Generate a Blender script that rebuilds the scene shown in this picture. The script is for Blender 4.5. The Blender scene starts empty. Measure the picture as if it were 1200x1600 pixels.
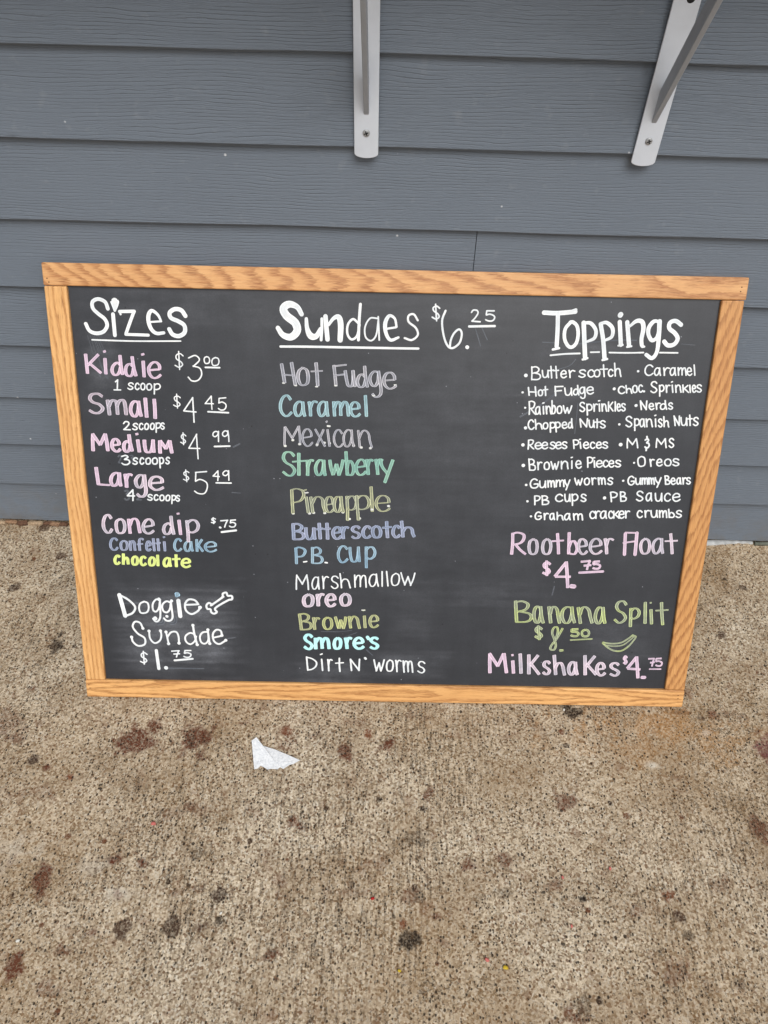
import bpy, bmesh, math, random
import numpy as np
from mathutils import Matrix, Vector
random.seed(7); rng = np.random.default_rng(11)
scn = bpy.context.scene
COL = scn.collection

# ---------------------------------------------------------------- camera, sky, sun, exposure
cam = bpy.data.objects.new('camera', bpy.data.cameras.new('camera')); COL.objects.link(cam)
cam.data.sensor_fit = 'VERTICAL'; cam.data.sensor_height = 24.0; cam.data.lens = 24.0*1182.021/1600.0
cam.data.clip_start = 0.05; cam.data.clip_end = 500
cam.matrix_world = Matrix([[0.999581, -0.028954, -0.000163, 0.019342], [0.021654, 0.751276, -0.659633, -1.150499], [0.019222, 0.659353, 0.751588, 1.388089], [0.0, 0.0, 0.0, 1.0]])
scn.camera = cam

SUN_EL, SUN_AZ = math.radians(56), math.radians(20)     # azimuth measured from straight in front of the wall
world = bpy.data.worlds.new('World'); scn.world = world; world.use_nodes = True
nt = world.node_tree; bg = nt.nodes['Background']
sky = nt.nodes.new('ShaderNodeTexSky'); sky.sky_type = 'NISHITA'; sky.sun_disc = False
sky.sun_elevation = SUN_EL; sky.sun_rotation = math.pi - SUN_AZ
sky.air_density = 1.0; sky.dust_density = 4.0; sky.ozone_density = 1.0
hs = nt.nodes.new('ShaderNodeHueSaturation'); hs.inputs['Saturation'].default_value = 0.18   # a grey overcast version of the sky
nt.links.new(sky.outputs[0], hs.inputs['Color']); nt.links.new(hs.outputs[0], bg.inputs['Color'])
bg.inputs['Strength'].default_value = 0.07
sun = bpy.data.objects.new('sun', bpy.data.lights.new('sun', 'SUN')); COL.objects.link(sun)
sun.data.energy = 2.0; sun.data.angle = math.radians(42); sun.data.color = (1.0, 0.98, 0.95)
d = Vector((math.sin(SUN_AZ)*math.cos(SUN_EL), -math.cos(SUN_AZ)*math.cos(SUN_EL), math.sin(SUN_EL)))
sun.rotation_euler = d.to_track_quat('Z', 'Y').to_euler(); sun.location = d*8
scn.view_settings.view_transform = 'Standard'; scn.view_settings.look = 'None'
scn.view_settings.gamma = 1.0; scn.view_settings.use_curve_mapping = False
scn.view_settings.exposure = 0.38

# ---------------------------------------------------------------- helpers
def lin(r, g, b):
    f = lambda c: (c/255/12.92) if c/255 <= .04045 else ((c/255+.055)/1.055)**2.4
    return (f(r), f(g), f(b), 1)
def empty(name, loc=(0,0,0)):
    o = bpy.data.objects.new(name, None); COL.objects.link(o); o.location = loc; o.empty_display_size = .05
    return o
def tag(o, label=None, cat=None, group=None, kind=None):
    for k, v in (('label',label),('category',cat),('group',group),('kind',kind)):
        if v: o[k] = v
    return o
def obj(name, bm, mats, parent=None, smooth=False):
    me = bpy.data.meshes.new(name); bm.to_mesh(me); bm.free()
    for m in (mats if isinstance(mats,(list,tuple)) else [mats]): me.materials.append(m)
    if smooth: me.polygons.foreach_set('use_smooth', [True]*len(me.polygons))
    o = bpy.data.objects.new(name, me); COL.objects.link(o)
    if parent: o.parent = parent
    return o
def box(bm, x0, x1, y0, y1, z0, z1, bev=0, seg=2):
    vs = [bm.verts.new(p) for p in ((x0,y0,z0),(x1,y0,z0),(x1,y1,z0),(x0,y1,z0),(x0,y0,z1),(x1,y0,z1),(x1,y1,z1),(x0,y1,z1))]
    fs = [bm.faces.new([vs[i] for i in f]) for f in ((0,3,2,1),(4,5,6,7),(0,1,5,4),(1,2,6,5),(2,3,7,6),(3,0,4,7))]
    if bev:
        es = list({e for f in fs for e in f.edges})
        bmesh.ops.bevel(bm, geom=es, offset=bev, segments=seg, affect='EDGES', profile=.5)
def prism(bm, pts, z0, z1, bev=0, swap=None):
    """closed outline pts (a,b) extruded from z0 to z1; swap maps (a,b,c)->xyz"""
    sw = swap or (lambda a,b,c:(a,b,c))
    lo = [bm.verts.new(sw(a,b,z0)) for a,b in pts]; hi = [bm.verts.new(sw(a,b,z1)) for a,b in pts]
    n = len(pts); fs = [bm.faces.new(lo[::-1]), bm.faces.new(hi)]
    for i in range(n): fs.append(bm.faces.new((lo[i],lo[(i+1)%n],hi[(i+1)%n],hi[i])))
    bmesh.ops.recalc_face_normals(bm, faces=fs)
    if bev:
        es = [e for e in fs[1].edges]+[e for e in fs[0].edges]
        bmesh.ops.bevel(bm, geom=es, offset=bev, segments=2, affect='EDGES', profile=.5)

class NT:
    """small node-building helper"""
    def __init__(s, name):
        s.m = bpy.data.materials.new(name); s.m.use_nodes = True
        s.t = s.m.node_tree; s.b = s.t.nodes['Principled BSDF']
    def n(s, typ, ins=None, **kw):
        nd = s.t.nodes.new('ShaderNode'+typ)
        for k, v in kw.items(): setattr(nd, k, v)
        for k, v in (ins or {}).items(): s.put(nd.inputs[k], v)
        return nd
    def put(s, sock, v):
        if isinstance(v, bpy.types.NodeSocket): s.t.links.new(v, sock)
        else: sock.default_value = v
    def math(s, op, a, b=0.0, c=0.0, clamp=False):
        nd = s.t.nodes.new('ShaderNodeMath'); nd.operation = op; nd.use_clamp = clamp
        s.put(nd.inputs[0], a); s.put(nd.inputs[1], b); s.put(nd.inputs[2], c); return nd.outputs[0]
    def map(s, v, a, b, c=0.0, d=1.0, smooth=False):
        nd = s.t.nodes.new('ShaderNodeMapRange'); nd.interpolation_type = 'SMOOTHSTEP' if smooth else 'LINEAR'
        for k, x in zip(('Value','From Min','From Max','To Min','To Max'), (v,a,b,c,d)): s.put(nd.inputs[k], x)
        return nd.outputs[0]
    def mix(s, f, a, b, mode='MIX'):
        nd = s.t.nodes.new('ShaderNodeMix'); nd.data_type = 'RGBA'; nd.blend_type = mode
        s.put(nd.inputs[0], f); s.put(nd.inputs[6], a); s.put(nd.inputs[7], b); return nd.outputs[2]
    def noise(s, vec, scale, detail=2, rough=.5, dist=0.0):
        return s.n('TexNoise', {'Vector':vec,'Scale':scale,'Detail':detail,'Roughness':rough,'Distortion':dist}).outputs[0]
    def scale(s, vec, sx, sy, sz, loc=(0,0,0)):
        return s.n('Mapping', {'Vector':vec,'Scale':(sx,sy,sz),'Location':loc}).outputs[0]
    def comb(s, x, y, z=0.0):
        return s.n('CombineXYZ', {0:x,1:y,2:z}).outputs[0]
    def bump(s, h, strength, dist):
        nd = s.n('Bump', {'Height':h,'Strength':strength,'Distance':dist}); s.put(s.b.inputs['Normal'], nd.outputs[0])
    def set(s, **kw):
        for k, v in kw.items(): s.put(s.b.inputs[k.replace('_',' ')], v)

# ---------------------------------------------------------------- materials
def mat_siding():
    t = NT('painted_siding'); oc = t.n('TexCoord').outputs['Object']; rnd = t.n('ObjectInfo').outputs['Random']
    sep = t.n('SeparateXYZ', {0:oc}); x, z = sep.outputs[0], sep.outputs[2]
    off = t.math('MULTIPLY', rnd, 37.0)
    p = t.comb(t.math('ADD', x, off), off, z)
    w1 = t.noise(t.scale(p, 3.2, 1, 16), 1.0, 2, .5); w2 = t.noise(t.scale(p, 20, 1, 60), 1.0, 3, .55)   # meander of the pressed grain
    q = t.math('ADD', t.math('MULTIPLY', z, 200.0), t.math('ADD', t.math('MULTIPLY', w1, 5.0), t.math('MULTIPLY', w2, 1.1)))
    fr = t.math('ABSOLUTE', t.math('SUBTRACT', t.math('FRACT', q), .5))
    lvl = t.noise(t.scale(p, 13, 1, 95), 1.0, 2, .55); zone = t.noise(t.scale(p, 1.6, 1, 9), 1.0, 2)
    line = t.math('MULTIPLY', t.map(fr, .0, .17, 1.0, 0.0, True), t.map(lvl, .36, .58))
    q2 = t.math('ADD', t.math('MULTIPLY', q, 2.3), t.math('MULTIPLY', w2, 3.0))
    fr2 = t.math('ABSOLUTE', t.math('SUBTRACT', t.math('FRACT', q2), .5))
    line2 = t.math('MULTIPLY', t.map(fr2, .0, .2, 1.0, 0.0, True), t.map(lvl, .62, .40))
    line = t.math('MULTIPLY', t.math('ADD', line, t.math('MULTIPLY', line2, .5)), t.map(zone, .30, .55, .40, 1.0))
    h = t.math('SUBTRACT', 1.0, line)
    blot = t.noise(p, 3.5, 3); fine = t.noise(p, 55, 3)
    c = t.mix(blot, lin(117,127,139), lin(108,118,130))
    c = t.mix(t.math('MULTIPLY', t.map(fine, .62, .8), .25), c, lin(150,155,160))
    c = t.mix(t.math('MULTIPLY', line, .34, clamp=True), c, lin(54,59,66))         # grain grooves coloured darker
    sp = t.n('TexVoronoi', {'Vector':p,'Scale':42.0}, feature='F1')   # rare pale specks of dried splash
    rare = t.math('GREATER_THAN', t.n('SeparateColor', {0:sp.outputs['Color']}).outputs[0], .972)
    spk = t.math('MULTIPLY', rare, t.map(sp.outputs['Distance'], .06, .11, 1.0, 0.0))
    c = t.mix(spk, c, lin(205,208,212))
    dk = t.n('TexVoronoi', {'Vector':t.scale(p,1,1,1.0,(3.1,0,1.7)),'Scale':13.0}, feature='F1')
    rare2 = t.math('GREATER_THAN', t.n('SeparateColor', {0:dk.outputs['Color']}).outputs[1], .93)
    scuff = t.math('MULTIPLY', t.math('MULTIPLY', rare2, t.map(dk.outputs['Distance'], .05, .22, .7, 0.0)), t.map(fine,.4,.6))
    c = t.mix(scuff, c, lin(70,74,82))
    splash = t.math('MULTIPLY', t.map(z, .0, .16, .55, 0.0), t.map(t.noise(p, 17, 4, .65), .42, .66))   # dried splash low on the wall
    c = t.mix(splash, c, lin(112,106,98))
    t.set(Base_Color=c, Roughness=t.map(fine, .3, .7, .46, .60)); t.b.inputs['Specular IOR Level'].default_value = .45
    t.bump(t.math('ADD', h, t.math('MULTIPLY', fine, .25)), .6, .0010)
    return t.m

def mat_concrete():
    t = NT('weathered_concrete'); g = t.n('NewGeometry').outputs['Position']
    A = lambda n: t.n('Attribute', attribute_name=n).outputs['Fac']
    sep = t.n('SeparateXYZ', {0:g}); x, y = sep.outputs[0], sep.outputs[1]
    p = t.comb(x, y, 0.0)
    v = t.n('TexVoronoi', {'Vector':p,'Scale':310.0,'Randomness':1.0}, feature='F1')
    gr = t.n('SeparateColor', {0:v.outputs['Color']}).outputs
    n1 = t.noise(p, 290, 2, .7); n2 = t.noise(p, 140, 3, .65); n3 = t.noise(p, 11, 4, .6); n4 = t.noise(p, 2.2, 3, .55)
    brm = t.noise(t.scale(p, 215, 20, 1), 1.0, 2, .6)                 # broom lines drawn away from the wall
    brush = t.map(t.noise(t.scale(p, 1, .45, 1, (.35,.2,0)), 3.1, 2), .50, .66, .10, 1.0)
    brush = t.math('MAXIMUM', brush, t.math('MULTIPLY', t.map(t.math('ABSOLUTE', t.math('ADD', x, .09)), .07, .20, 1.0, 0.0, True), t.map(y, -.5, -.62, 0.0, .95)))
    # sand grain colours
    c = t.mix(gr[0], lin(122,106,85), lin(224,210,187))
    c = t.mix(t.map(n1, .48, .72, 0, .8), c, lin(184,167,142))
    c = t.mix(t.math('MULTIPLY', t.map(gr[1], .82, .92), .75), c, lin(214,206,190))     # pale quartz grains
    c = t.mix(t.math('MULTIPLY', t.map(gr[2], .86, .93), .75), c, lin(96,68,48))        # brown grains
    c = t.mix(t.map(n3, .30, .72, 0.0, .38), c, lin(126,110,88), 'MULTIPLY') if False else t.mix(t.map(n3, .42, .75, 0.0, .55), c, lin(112,88,62))
    c = t.mix(t.map(n4, .34, .66, 0.05, .50), c, lin(132,102,64))
    # pits between the grains
    broom = t.math('MULTIPLY', t.math('MULTIPLY', brush, t.math('SUBTRACT', .5, brm)), .40)
    sdk = A('stain_dark')
    pn = t.math('ADD', t.math('MULTIPLY', n2, .42), t.math('MULTIPLY', n1, .58))
    thr = t.math('ADD', t.math('ADD', t.map(t.noise(p, 8, 3), .3, .68, .405, .462), broom), t.math('ADD', t.math('MULTIPLY', sdk, .07), t.math('MULTIPLY', A('stain_brown'), .025)))
    pit = t.map(t.math('SUBTRACT', pn, t.math('SUBTRACT', thr, .012)), -.03, .02, 1.0, 0.0)
    pv = t.n('TexVoronoi', {'Vector':t.scale(p, 1.12, .9, 1, (.013,.027,0)),'Scale':185.0}, feature='F1'); pc = t.n('SeparateColor', {0:pv.outputs['Color']}).outputs
    few = t.math('SUBTRACT', t.map(t.noise(p, 8, 3), .3, .68, .80, .46), t.math('ADD', t.math('MULTIPLY', broom, 3.4), t.math('MULTIPLY', sdk, .3)))
    pr = t.map(pc[1], 0, 1, .14, .40)
    pdist = t.math('ADD', pv.outputs['Distance'], t.math('MULTIPLY', t.math('SUBTRACT', n1, .5), .45))
    dots = t.math('MULTIPLY', t.math('GREATER_THAN', pc[0], few), t.map(t.math('SUBTRACT', pdist, pr), -.05, .05, 1.0, 0.0))
    pit = t.math('MAXIMUM', t.math('MULTIPLY', pit, .55), dots)
    big = t.n('TexVoronoi', {'Vector':p,'Scale':64.0}, feature='F1')
    rare = t.math('GREATER_THAN', t.n('SeparateColor', {0:big.outputs['Color']}).outputs[0], .74)
    rad = t.map(t.n('SeparateColor', {0:big.outputs['Color']}).outputs[1], 0, 1, .07, .20)
    hole = t.math('MULTIPLY', rare, t.math('LESS_THAN', t.math('ADD', big.outputs['Distance'], t.math('MULTIPLY', t.math('SUBTRACT', n1, .5), .22)), rad))
    dark = t.math('MAXIMUM', pit, hole)
    mv = t.n('TexVoronoi', {'Vector':p,'Scale':31.0}, feature='F1'); mc = t.n('SeparateColor', {0:mv.outputs['Color']}).outputs
    mid = t.math('MULTIPLY', t.math('GREATER_THAN', mc[0], .72), t.map(t.math('SUBTRACT', t.math('ADD', mv.outputs['Distance'], t.math('MULTIPLY', t.math('SUBTRACT', n2, .5), .3)), t.map(mc[1], 0, 1, .06, .19)), -.03, .03, .9, 0.0))
    # stains: painted as an attribute of the slab, broken up by its grain
    brk = t.math('MULTIPLY', t.map(t.math('ADD', t.math('MULTIPLY', n1, .6), t.math('MULTIPLY', n2, .4)), .36, .62, .25, 1.35), t.map(gr[0], 0, 1, 1.35, .85))
    sb = t.math('MULTIPLY', A('stain_brown'), brk, clamp=True)
    sd = t.math('MULTIPLY', t.math('POWER', sdk, 2.0), brk, clamp=True)
    sr = t.math('MULTIPLY', A('stain_rust'), brk, clamp=True)
    sw = t.math('MULTIPLY', A('stain_pale'), brk, clamp=True)
    sp_ = t.math('MULTIPLY', A('stain_plum'), brk, clamp=True)
    rb = t.math('MULTIPLY', t.map(t.noise(t.scale(p,1,1,1,(4.7,2.2,0)), 19, 3, .6), .60, .74), .55)   # random small food stains
    c = t.mix(rb, c, lin(104,68,46))
    sv = t.n('TexVoronoi', {'Vector':p,'Scale':13.0}, feature='F1'); sc = t.n('SeparateColor', {0:sv.outputs['Color']}).outputs
    rag = t.math('ADD', t.math('MULTIPLY', t.math('SUBTRACT', n2, .5), .16), t.math('MULTIPLY', t.math('SUBTRACT', t.noise(p, 60, 2), .5), .22))
    spot = t.math('MULTIPLY', t.math('GREATER_THAN', sc[0], .55), t.map(t.math('SUBTRACT', t.math('ADD', sv.outputs['Distance'], rag), t.map(sc[1], 0, 1, .06, .22)), -.03, .03, .85, 0.0))
    c = t.mix(t.math('MULTIPLY', spot, brk, clamp=True), c, t.mix(sc[2], lin(62,46,36), lin(112,66,42)))    # old drips and spots
    c = t.mix(t.math('MULTIPLY', mid, brk, clamp=True), c, t.mix(mc[2], lin(48,36,26), lin(98,60,38)))
    c = t.mix(sw, c, lin(205,200,188))
    c = t.mix(sr, c, lin(150,104,48))
    c = t.mix(sb, c, lin(88,48,31))
    c = t.mix(sp_, c, lin(96,52,56))
    c = t.mix(t.math('MULTIPLY', t.math('ADD', .06, t.math('MULTIPLY', brush, .36)), t.map(brm, .36, .54, .75, 0.0)), c, lin(78,62,44))   # dark brown streaks along the broom lines
    c = t.mix(t.math('MULTIPLY', dark, .88), c, lin(36,29,22))
    c = t.mix(sd, c, lin(34,25,18))
    t.set(Base_Color=c, Roughness=.9); t.b.inputs['Specular IOR Level'].default_value = .25
    h = t.math('SUBTRACT', t.math('ADD', t.math('MULTIPLY', n1, .5), t.math('MULTIPLY', n2, .35)), t.math('MULTIPLY', dark, .8))
    t.bump(h, .75, .0022)
    return t.m

def mat_oak(name, along, ring, tint, pore=1.0, seed=0.0, wa=1.1):
    """ring(t,a,b) gives the growth-ring coordinate on the face; along = axis of the grain"""
    t = NT(name); oc = t.n('TexCoord').outputs['Object']
    sep = t.n('SeparateXYZ', {0:oc}); a, b = (sep.outputs[0], sep.outputs[1]) if along == 'x' else (sep.outputs[1], sep.outputs[0])
    c3 = sep.outputs[2]
    pa = t.comb(t.math('ADD', a, seed), b, c3)
    warp = t.noise(t.scale(pa, 9, 42, 42), 1.0, 3, .55); warp2 = t.noise(t.scale(pa, 34, 360, 360), 1.0, 3, .65)
    r = t.math('ADD', ring(t, a, b), t.math('ADD', t.math('MULTIPLY', warp, wa), t.math('MULTIPLY', warp2, .95)))
    r = t.math('ADD', r, t.math('ADD', t.math('MULTIPLY', c3, 25.0), t.math('MULTIPLY', t.noise(t.scale(pa, 3.6, 17, 17), 1.0, 2), 3.2)))
    fr = t.math('FRACT', r)
    band = t.math('MULTIPLY', t.map(fr, .30, .85, 0, 1, True), t.map(fr, .90, 1.0, 1, 0, True))
    por = t.map(t.noise(t.scale(pa, 95, 1500, 1500), 1.0, 2, .6), .50, .70)
    por2 = t.map(t.noise(t.scale(pa, 42, 620, 620), 1.0, 2, .6), .52, .72)
    ray = t.noise(t.scale(pa, 14, 260, 260), 1.0, 2, .5)
    lo, mid, hi = tint
    c = t.mix(t.map(ray, .3, .7), lin(*mid), lin(*hi))
    c = t.mix(t.math('MULTIPLY', band, t.map(warp2, .3, .65, .25, .85)), c, lin(*lo))
    pp = t.math('MULTIPLY', t.math('ADD', t.math('MULTIPLY', por, .55), t.math('MULTIPLY', por2, .85)), t.map(band, 0, 1, .35*pore, .95*pore), clamp=True)
    c = t.mix(pp, c, lin(122,78,42))
    blot = t.noise(t.scale(pa, 5, 20, 20), 1.0, 3)
    c = t.mix(t.map(blot, .35, .75, 0, .35), c, lin(178,122,72))
    t.set(Base_Color=c, Roughness=t.map(por, 0, 1, .42, .6)); t.b.inputs['Specular IOR Level'].default_value = .4
    t.bump(t.math('SUBTRACT', 0.0, pp), .25, .0006)
    return t.m

BOARD_COL = (34,36,41)
def board_colour(t, oc):
    """black chalkboard paint with old chalk rubbed into it"""
    A = lambda n: t.n('Attribute', attribute_name=n).outputs['Fac']
    n1 = t.noise(t.scale(oc, 4, 5, 1), 1.0, 4, .6); n2 = t.noise(t.scale(oc, 48, 9, 1), 1.0, 3, .6); n3 = t.noise(t.scale(oc, 14, 34, 1), 1.0, 4, .65); n4 = t.noise(oc, 420, 2)
    dust = t.math('MULTIPLY', t.map(n1, .30, .72, .25, 1.0), t.math('ADD', t.math('MULTIPLY', n2, .5), t.math('MULTIPLY', n3, .5)))
    f = t.math('ADD', t.math('MULTIPLY', dust, .09), t.math('MULTIPLY', A('chalk_haze'), t.math('ADD', .10, t.math('ADD', t.math('MULTIPLY', n2, .2), t.math('MULTIPLY', t.map(n3, .35, .7), .7)))))
    f = t.math('MULTIPLY', f, t.map(n4, .3, .7, .75, 1.2))
    sp = t.n('TexVoronoi', {'Vector':oc,'Scale':95.0}, feature='F1')
    rare = t.math('GREATER_THAN', t.n('SeparateColor', {0:sp.outputs['Color']}).outputs[0], .965)
    fl = t.math('MULTIPLY', rare, t.map(sp.outputs['Distance'], .05, .12, .55, 0.0))
    f = t.math('ADD', f, fl, clamp=True)
    rare2 = t.math('GREATER_THAN', t.n('SeparateColor', {0:sp.outputs['Color']}).outputs[1], .985)
    nick = t.math('MULTIPLY', rare2, t.map(sp.outputs['Distance'], .10, .16, .8, 0.0))
    c = t.mix(f, lin(*BOARD_COL), lin(182,186,196))
    return t.mix(nick, c, lin(18,18,20)), f
def mat_board():
    t = NT('chalkboard_paint'); oc = t.n('TexCoord').outputs['Object']
    c, f = board_colour(t, oc)
    t.set(Base_Color=c, Roughness=t.math('ADD', .38, t.math('MULTIPLY', f, .5))); t.b.inputs['Specular IOR Level'].default_value = .5
    t.bump(t.noise(oc, 900, 2), .12, .0004)
    return t.m
def mat_chalk(name, rgb, rgb2, fill):
    """marker ink: opaque at the stroke's edges, thinner and streaky in the middle"""
    t = NT(name); uv = t.n('TexCoord').outputs['UV']; oc = t.n('TexCoord').outputs['Object']
    sep = t.n('SeparateXYZ', {0:uv}); u, v = sep.outputs[0], sep.outputs[1]
    e = t.math('ABSOLUTE', t.math('SUBTRACT', t.math('MULTIPLY', u, 2.0), 1.0))
    st = t.noise(t.comb(t.math('MULTIPLY', u, 9.0), t.math('MULTIPLY', v, 38.0), 0.0), 1.0, 2, .6)
    sp = t.noise(oc, 650, 2, .6); sw = t.noise(oc, 70, 2, .5)
    edge = t.map(e, .50, .86, 0, 1, True)
    cov = t.math('ADD', fill, t.math('MULTIPLY', edge, 1.0-fill))
    cov = t.math('MULTIPLY', cov, t.map(st, .30, .62, .62 + .3*fill, 1.06))
    cov = t.math('MULTIPLY', cov, t.map(sp, .28, .48, .70 + .22*fill, 1.0))
    cov = t.math('MULTIPLY', cov, t.map(sw, .3, .6, .70 + .25*fill, 1.0), clamp=True)
    ink = t.mix(t.map(t.noise(oc, 26, 2), .42, .58), lin(*rgb), lin(*rgb2))
    c = t.mix(cov, lin(56,58,64), ink)
    t.set(Base_Color=c, Roughness=.75); t.b.inputs['Specular IOR Level'].default_value = .3
    return t.m
def mat_plain(name, rgb, rough=.5, metal=0.0, var=.12, nscale=60, rgb2=None, bump=0, spec=.5):
    t = NT(name); oc = t.n('TexCoord').outputs['Object']
    n = t.noise(oc, nscale, 3, .6)
    c2 = rgb2 or tuple(max(0, v*(1-var)) for v in rgb)
    t.set(Base_Color=t.mix(t.map(n, .3, .7), lin(*rgb), lin(*c2)), Roughness=t.map(n, .3, .7, rough*.9, min(1, rough*1.12)), Metallic=metal)
    t.b.inputs['Specular IOR Level'].default_value = spec
    if bump: t.bump(n, .5, bump)
    return t.m

M_SIDING = mat_siding(); M_CONC = mat_concrete()
M_ALU = mat_plain('white_powder_coat', (214,220,229), .38, 0, .04, 25)
M_BRACE = mat_plain('grey_powder_coat', (166,172,181), .45, 0, .05, 40)
M_SCREW = mat_plain('zinc_screw', (176,178,180), .45, .15, .15, 300)
M_DARK = mat_plain('dark_hole', (22,22,24), .8)
M_SHEATH = mat_plain('house_wrap', (60,60,62), .9)

# ---------------------------------------------------------------- the ground: one sheet, fine near the board, coarse to the horizon
STAINS = [('dark',-0.6599,-0.325,0.0173,0.0215,0.3,0.85),('brown',-0.4452,-0.5268,0.0367,0.0232,0.5,0.85),('brown',-0.3281,-0.5206,0.0295,0.0259,0.9,0.85),('brown',-0.0406,-0.5402,0.011,0.0115,0,0.8),('brown',0.0411,-0.5262,0.0111,0.009,0.4,0.9),('brown',0.0301,-0.5304,0.0098,0.0064,0.4,0.6),('brown',-0.6731,-0.4321,0.0178,0.0112,0.4,0.7),('brown',-0.5945,-0.5881,0.0107,0.0073,0.6,0.9),('brown',-0.2438,-0.4889,0.015,0.0093,0.5,0.5),('brown',-0.1558,-0.5153,0.0197,0.0286,0,0.35),('brown',-0.5487,-0.7855,0.0183,0.0161,0.9,0.85),('brown',-0.5494,-0.9151,0.0161,0.0131,0.8,0.9),('brown',-0.424,-0.746,0.011,0.0105,0.3,0.8),('brown',-0.3764,-0.7551,0.0165,0.0104,-0.5,0.8),('brown',-0.3766,-0.7778,0.0108,0.0061,0,0.55),('dark',-0.2915,-0.737,0.0122,0.0084,0,0.55),('brown',-0.4352,-0.8622,0.0187,0.0083,0.4,0.7),('brown',-0.4777,-0.8873,0.0102,0.0081,0,0.6),('brown',-0.4907,-0.9466,0.0198,0.0152,0,0.45),('dark',-0.2331,-0.841,0.0074,0.0066,0,0.85),('brown',-0.1227,-0.6756,0.0149,0.009,-0.4,0.7),('brown',-0.1774,-0.7318,0.0122,0.0085,0,0.55),('brown',-0.1342,-0.7794,0.013,0.0091,0,0.45),('brown',-0.1323,-0.7974,0.0151,0.0079,0,0.45),('brown',-0.3019,-0.797,0.0279,0.0089,0.2,0.5),('brown',-0.1408,-0.8887,0.0113,0.0072,0.2,0.75),('dark',-0.2081,-0.931,0.014,0.0138,0,0.3),('dark',-0.184,-0.9576,0.0237,0.0083,-0.6,0.5),('dark',0.093,-0.6973,0.0227,0.0154,0,0.55),('brown',0.1159,-0.6227,0.0094,0.0106,0,0.85),('dark',0.0266,-0.6311,0.0059,0.0058,0,0.8),('dark',0.1062,-0.6451,0.0047,0.0069,0,0.85),('brown',0.1815,-0.7452,0.0133,0.0094,0,0.65),('brown',0.245,-0.7276,0.0157,0.0117,0,0.6),('dark',0.1949,-0.7987,0.0162,0.0158,0,0.42),('dark',0.2424,-0.7865,0.0142,0.008,0,0.55),('dark',0.0826,-0.8573,0.0147,0.0121,-0.5,0.9),('dark',0.3755,-0.7899,0.0054,0.005,0,1.0),('dark',0.3404,-0.7928,0.0043,0.004,0,0.8),('brown',0.3595,-0.6239,0.0165,0.0118,0,0.65),('dark',0.3091,-0.8791,0.0249,0.0164,0,0.35),('dark',0.353,-0.9445,0.02,0.0135,0.9,0.6),('brown',0.3338,-0.96,0.0258,0.0116,0,0.6),('brown',0.0816,-0.7937,0.0152,0.009,0.2,0.5),('dark',0.0978,-0.7913,0.0076,0.012,0,0.5),('brown',0.1242,-0.824,0.0096,0.0068,0,0.6),('brown',0.1369,-0.8624,0.0125,0.0065,0,0.45),('dark',0.4037,-0.4443,0.018,0.0153,-0.5,0.85),('rust',0.6096,-0.4813,0.1899,0.0376,0,0.45),('rust',0.5276,-0.5141,0.1495,0.0313,0,0.28),('rust',0.6649,-0.5099,0.075,0.0392,0,0.38),('plum',0.7786,-0.5232,0.0274,0.0336,0,0.75),('brown',0.3293,-0.769,0.011,0.0082,0,0.5),('brown',0.3795,-0.6804,0.0092,0.0089,0,0.4),('brown',0.7085,-0.4417,0.0516,0.0139,0,0.35),('brown',-0.7074,-0.5059,0.0418,0.0289,0,0.4),('brown',-0.6799,-0.5313,0.0219,0.0128,0,0.5),('brown',-0.0186,-0.4846,0.0251,0.0107,0,0.3),('dark',0.5439,-0.8417,0.0096,0.0066,0,0.7),('brown',0.7181,-0.6597,0.021,0.0205,0,0.7),('dark',0.727,-0.6308,0.0118,0.0094,0,0.4),('brown',0.4693,-0.8033,0.0152,0.0099,0,0.4),('brown',0.6103,-0.7594,0.0178,0.0103,0,0.35),('brown',0.5019,-0.8958,0.0227,0.0125,0,0.45),('dark',0.6103,-0.9107,0.0123,0.007,0,0.5),('brown',-0.0267,-0.7916,0.026,0.01,0,0.35),('brown',0.0258,-0.7336,0.0223,0.0106,0,0.25),('pale',0.545,-0.5543,0.011,0.0063,0,0.8),('pale',0.6634,-0.4823,0.0089,0.0054,0.5,0.8),('pale',-0.4034,-0.8017,0.0321,0.0118,0,0.35),('pale',-0.4586,-0.7574,0.0284,0.0145,0,0.25),('pale',-0.6297,-0.7411,0.055,0.0315,0,0.25),('brown',-0.104,-0.5137,0.0148,0.0078,0,0.4),('brown',0.0818,-0.468,0.0253,0.0081,0,0.3),('brown',0.394,-0.4024,0.0131,0.0115,0,0.4),('dark',-0.5123,-0.7054,0.009,0.0065,0,0.5),('brown',-0.6247,-0.6406,0.0462,0.0116,0,0.3),('brown',-0.3449,-0.6672,0.0275,0.0113,0,0.3),('brown',-0.3237,-0.6574,0.0115,0.0091,0,0.45)]      # kind, x, y, rx, ry, angle, strength  (metres on the slab)
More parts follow.
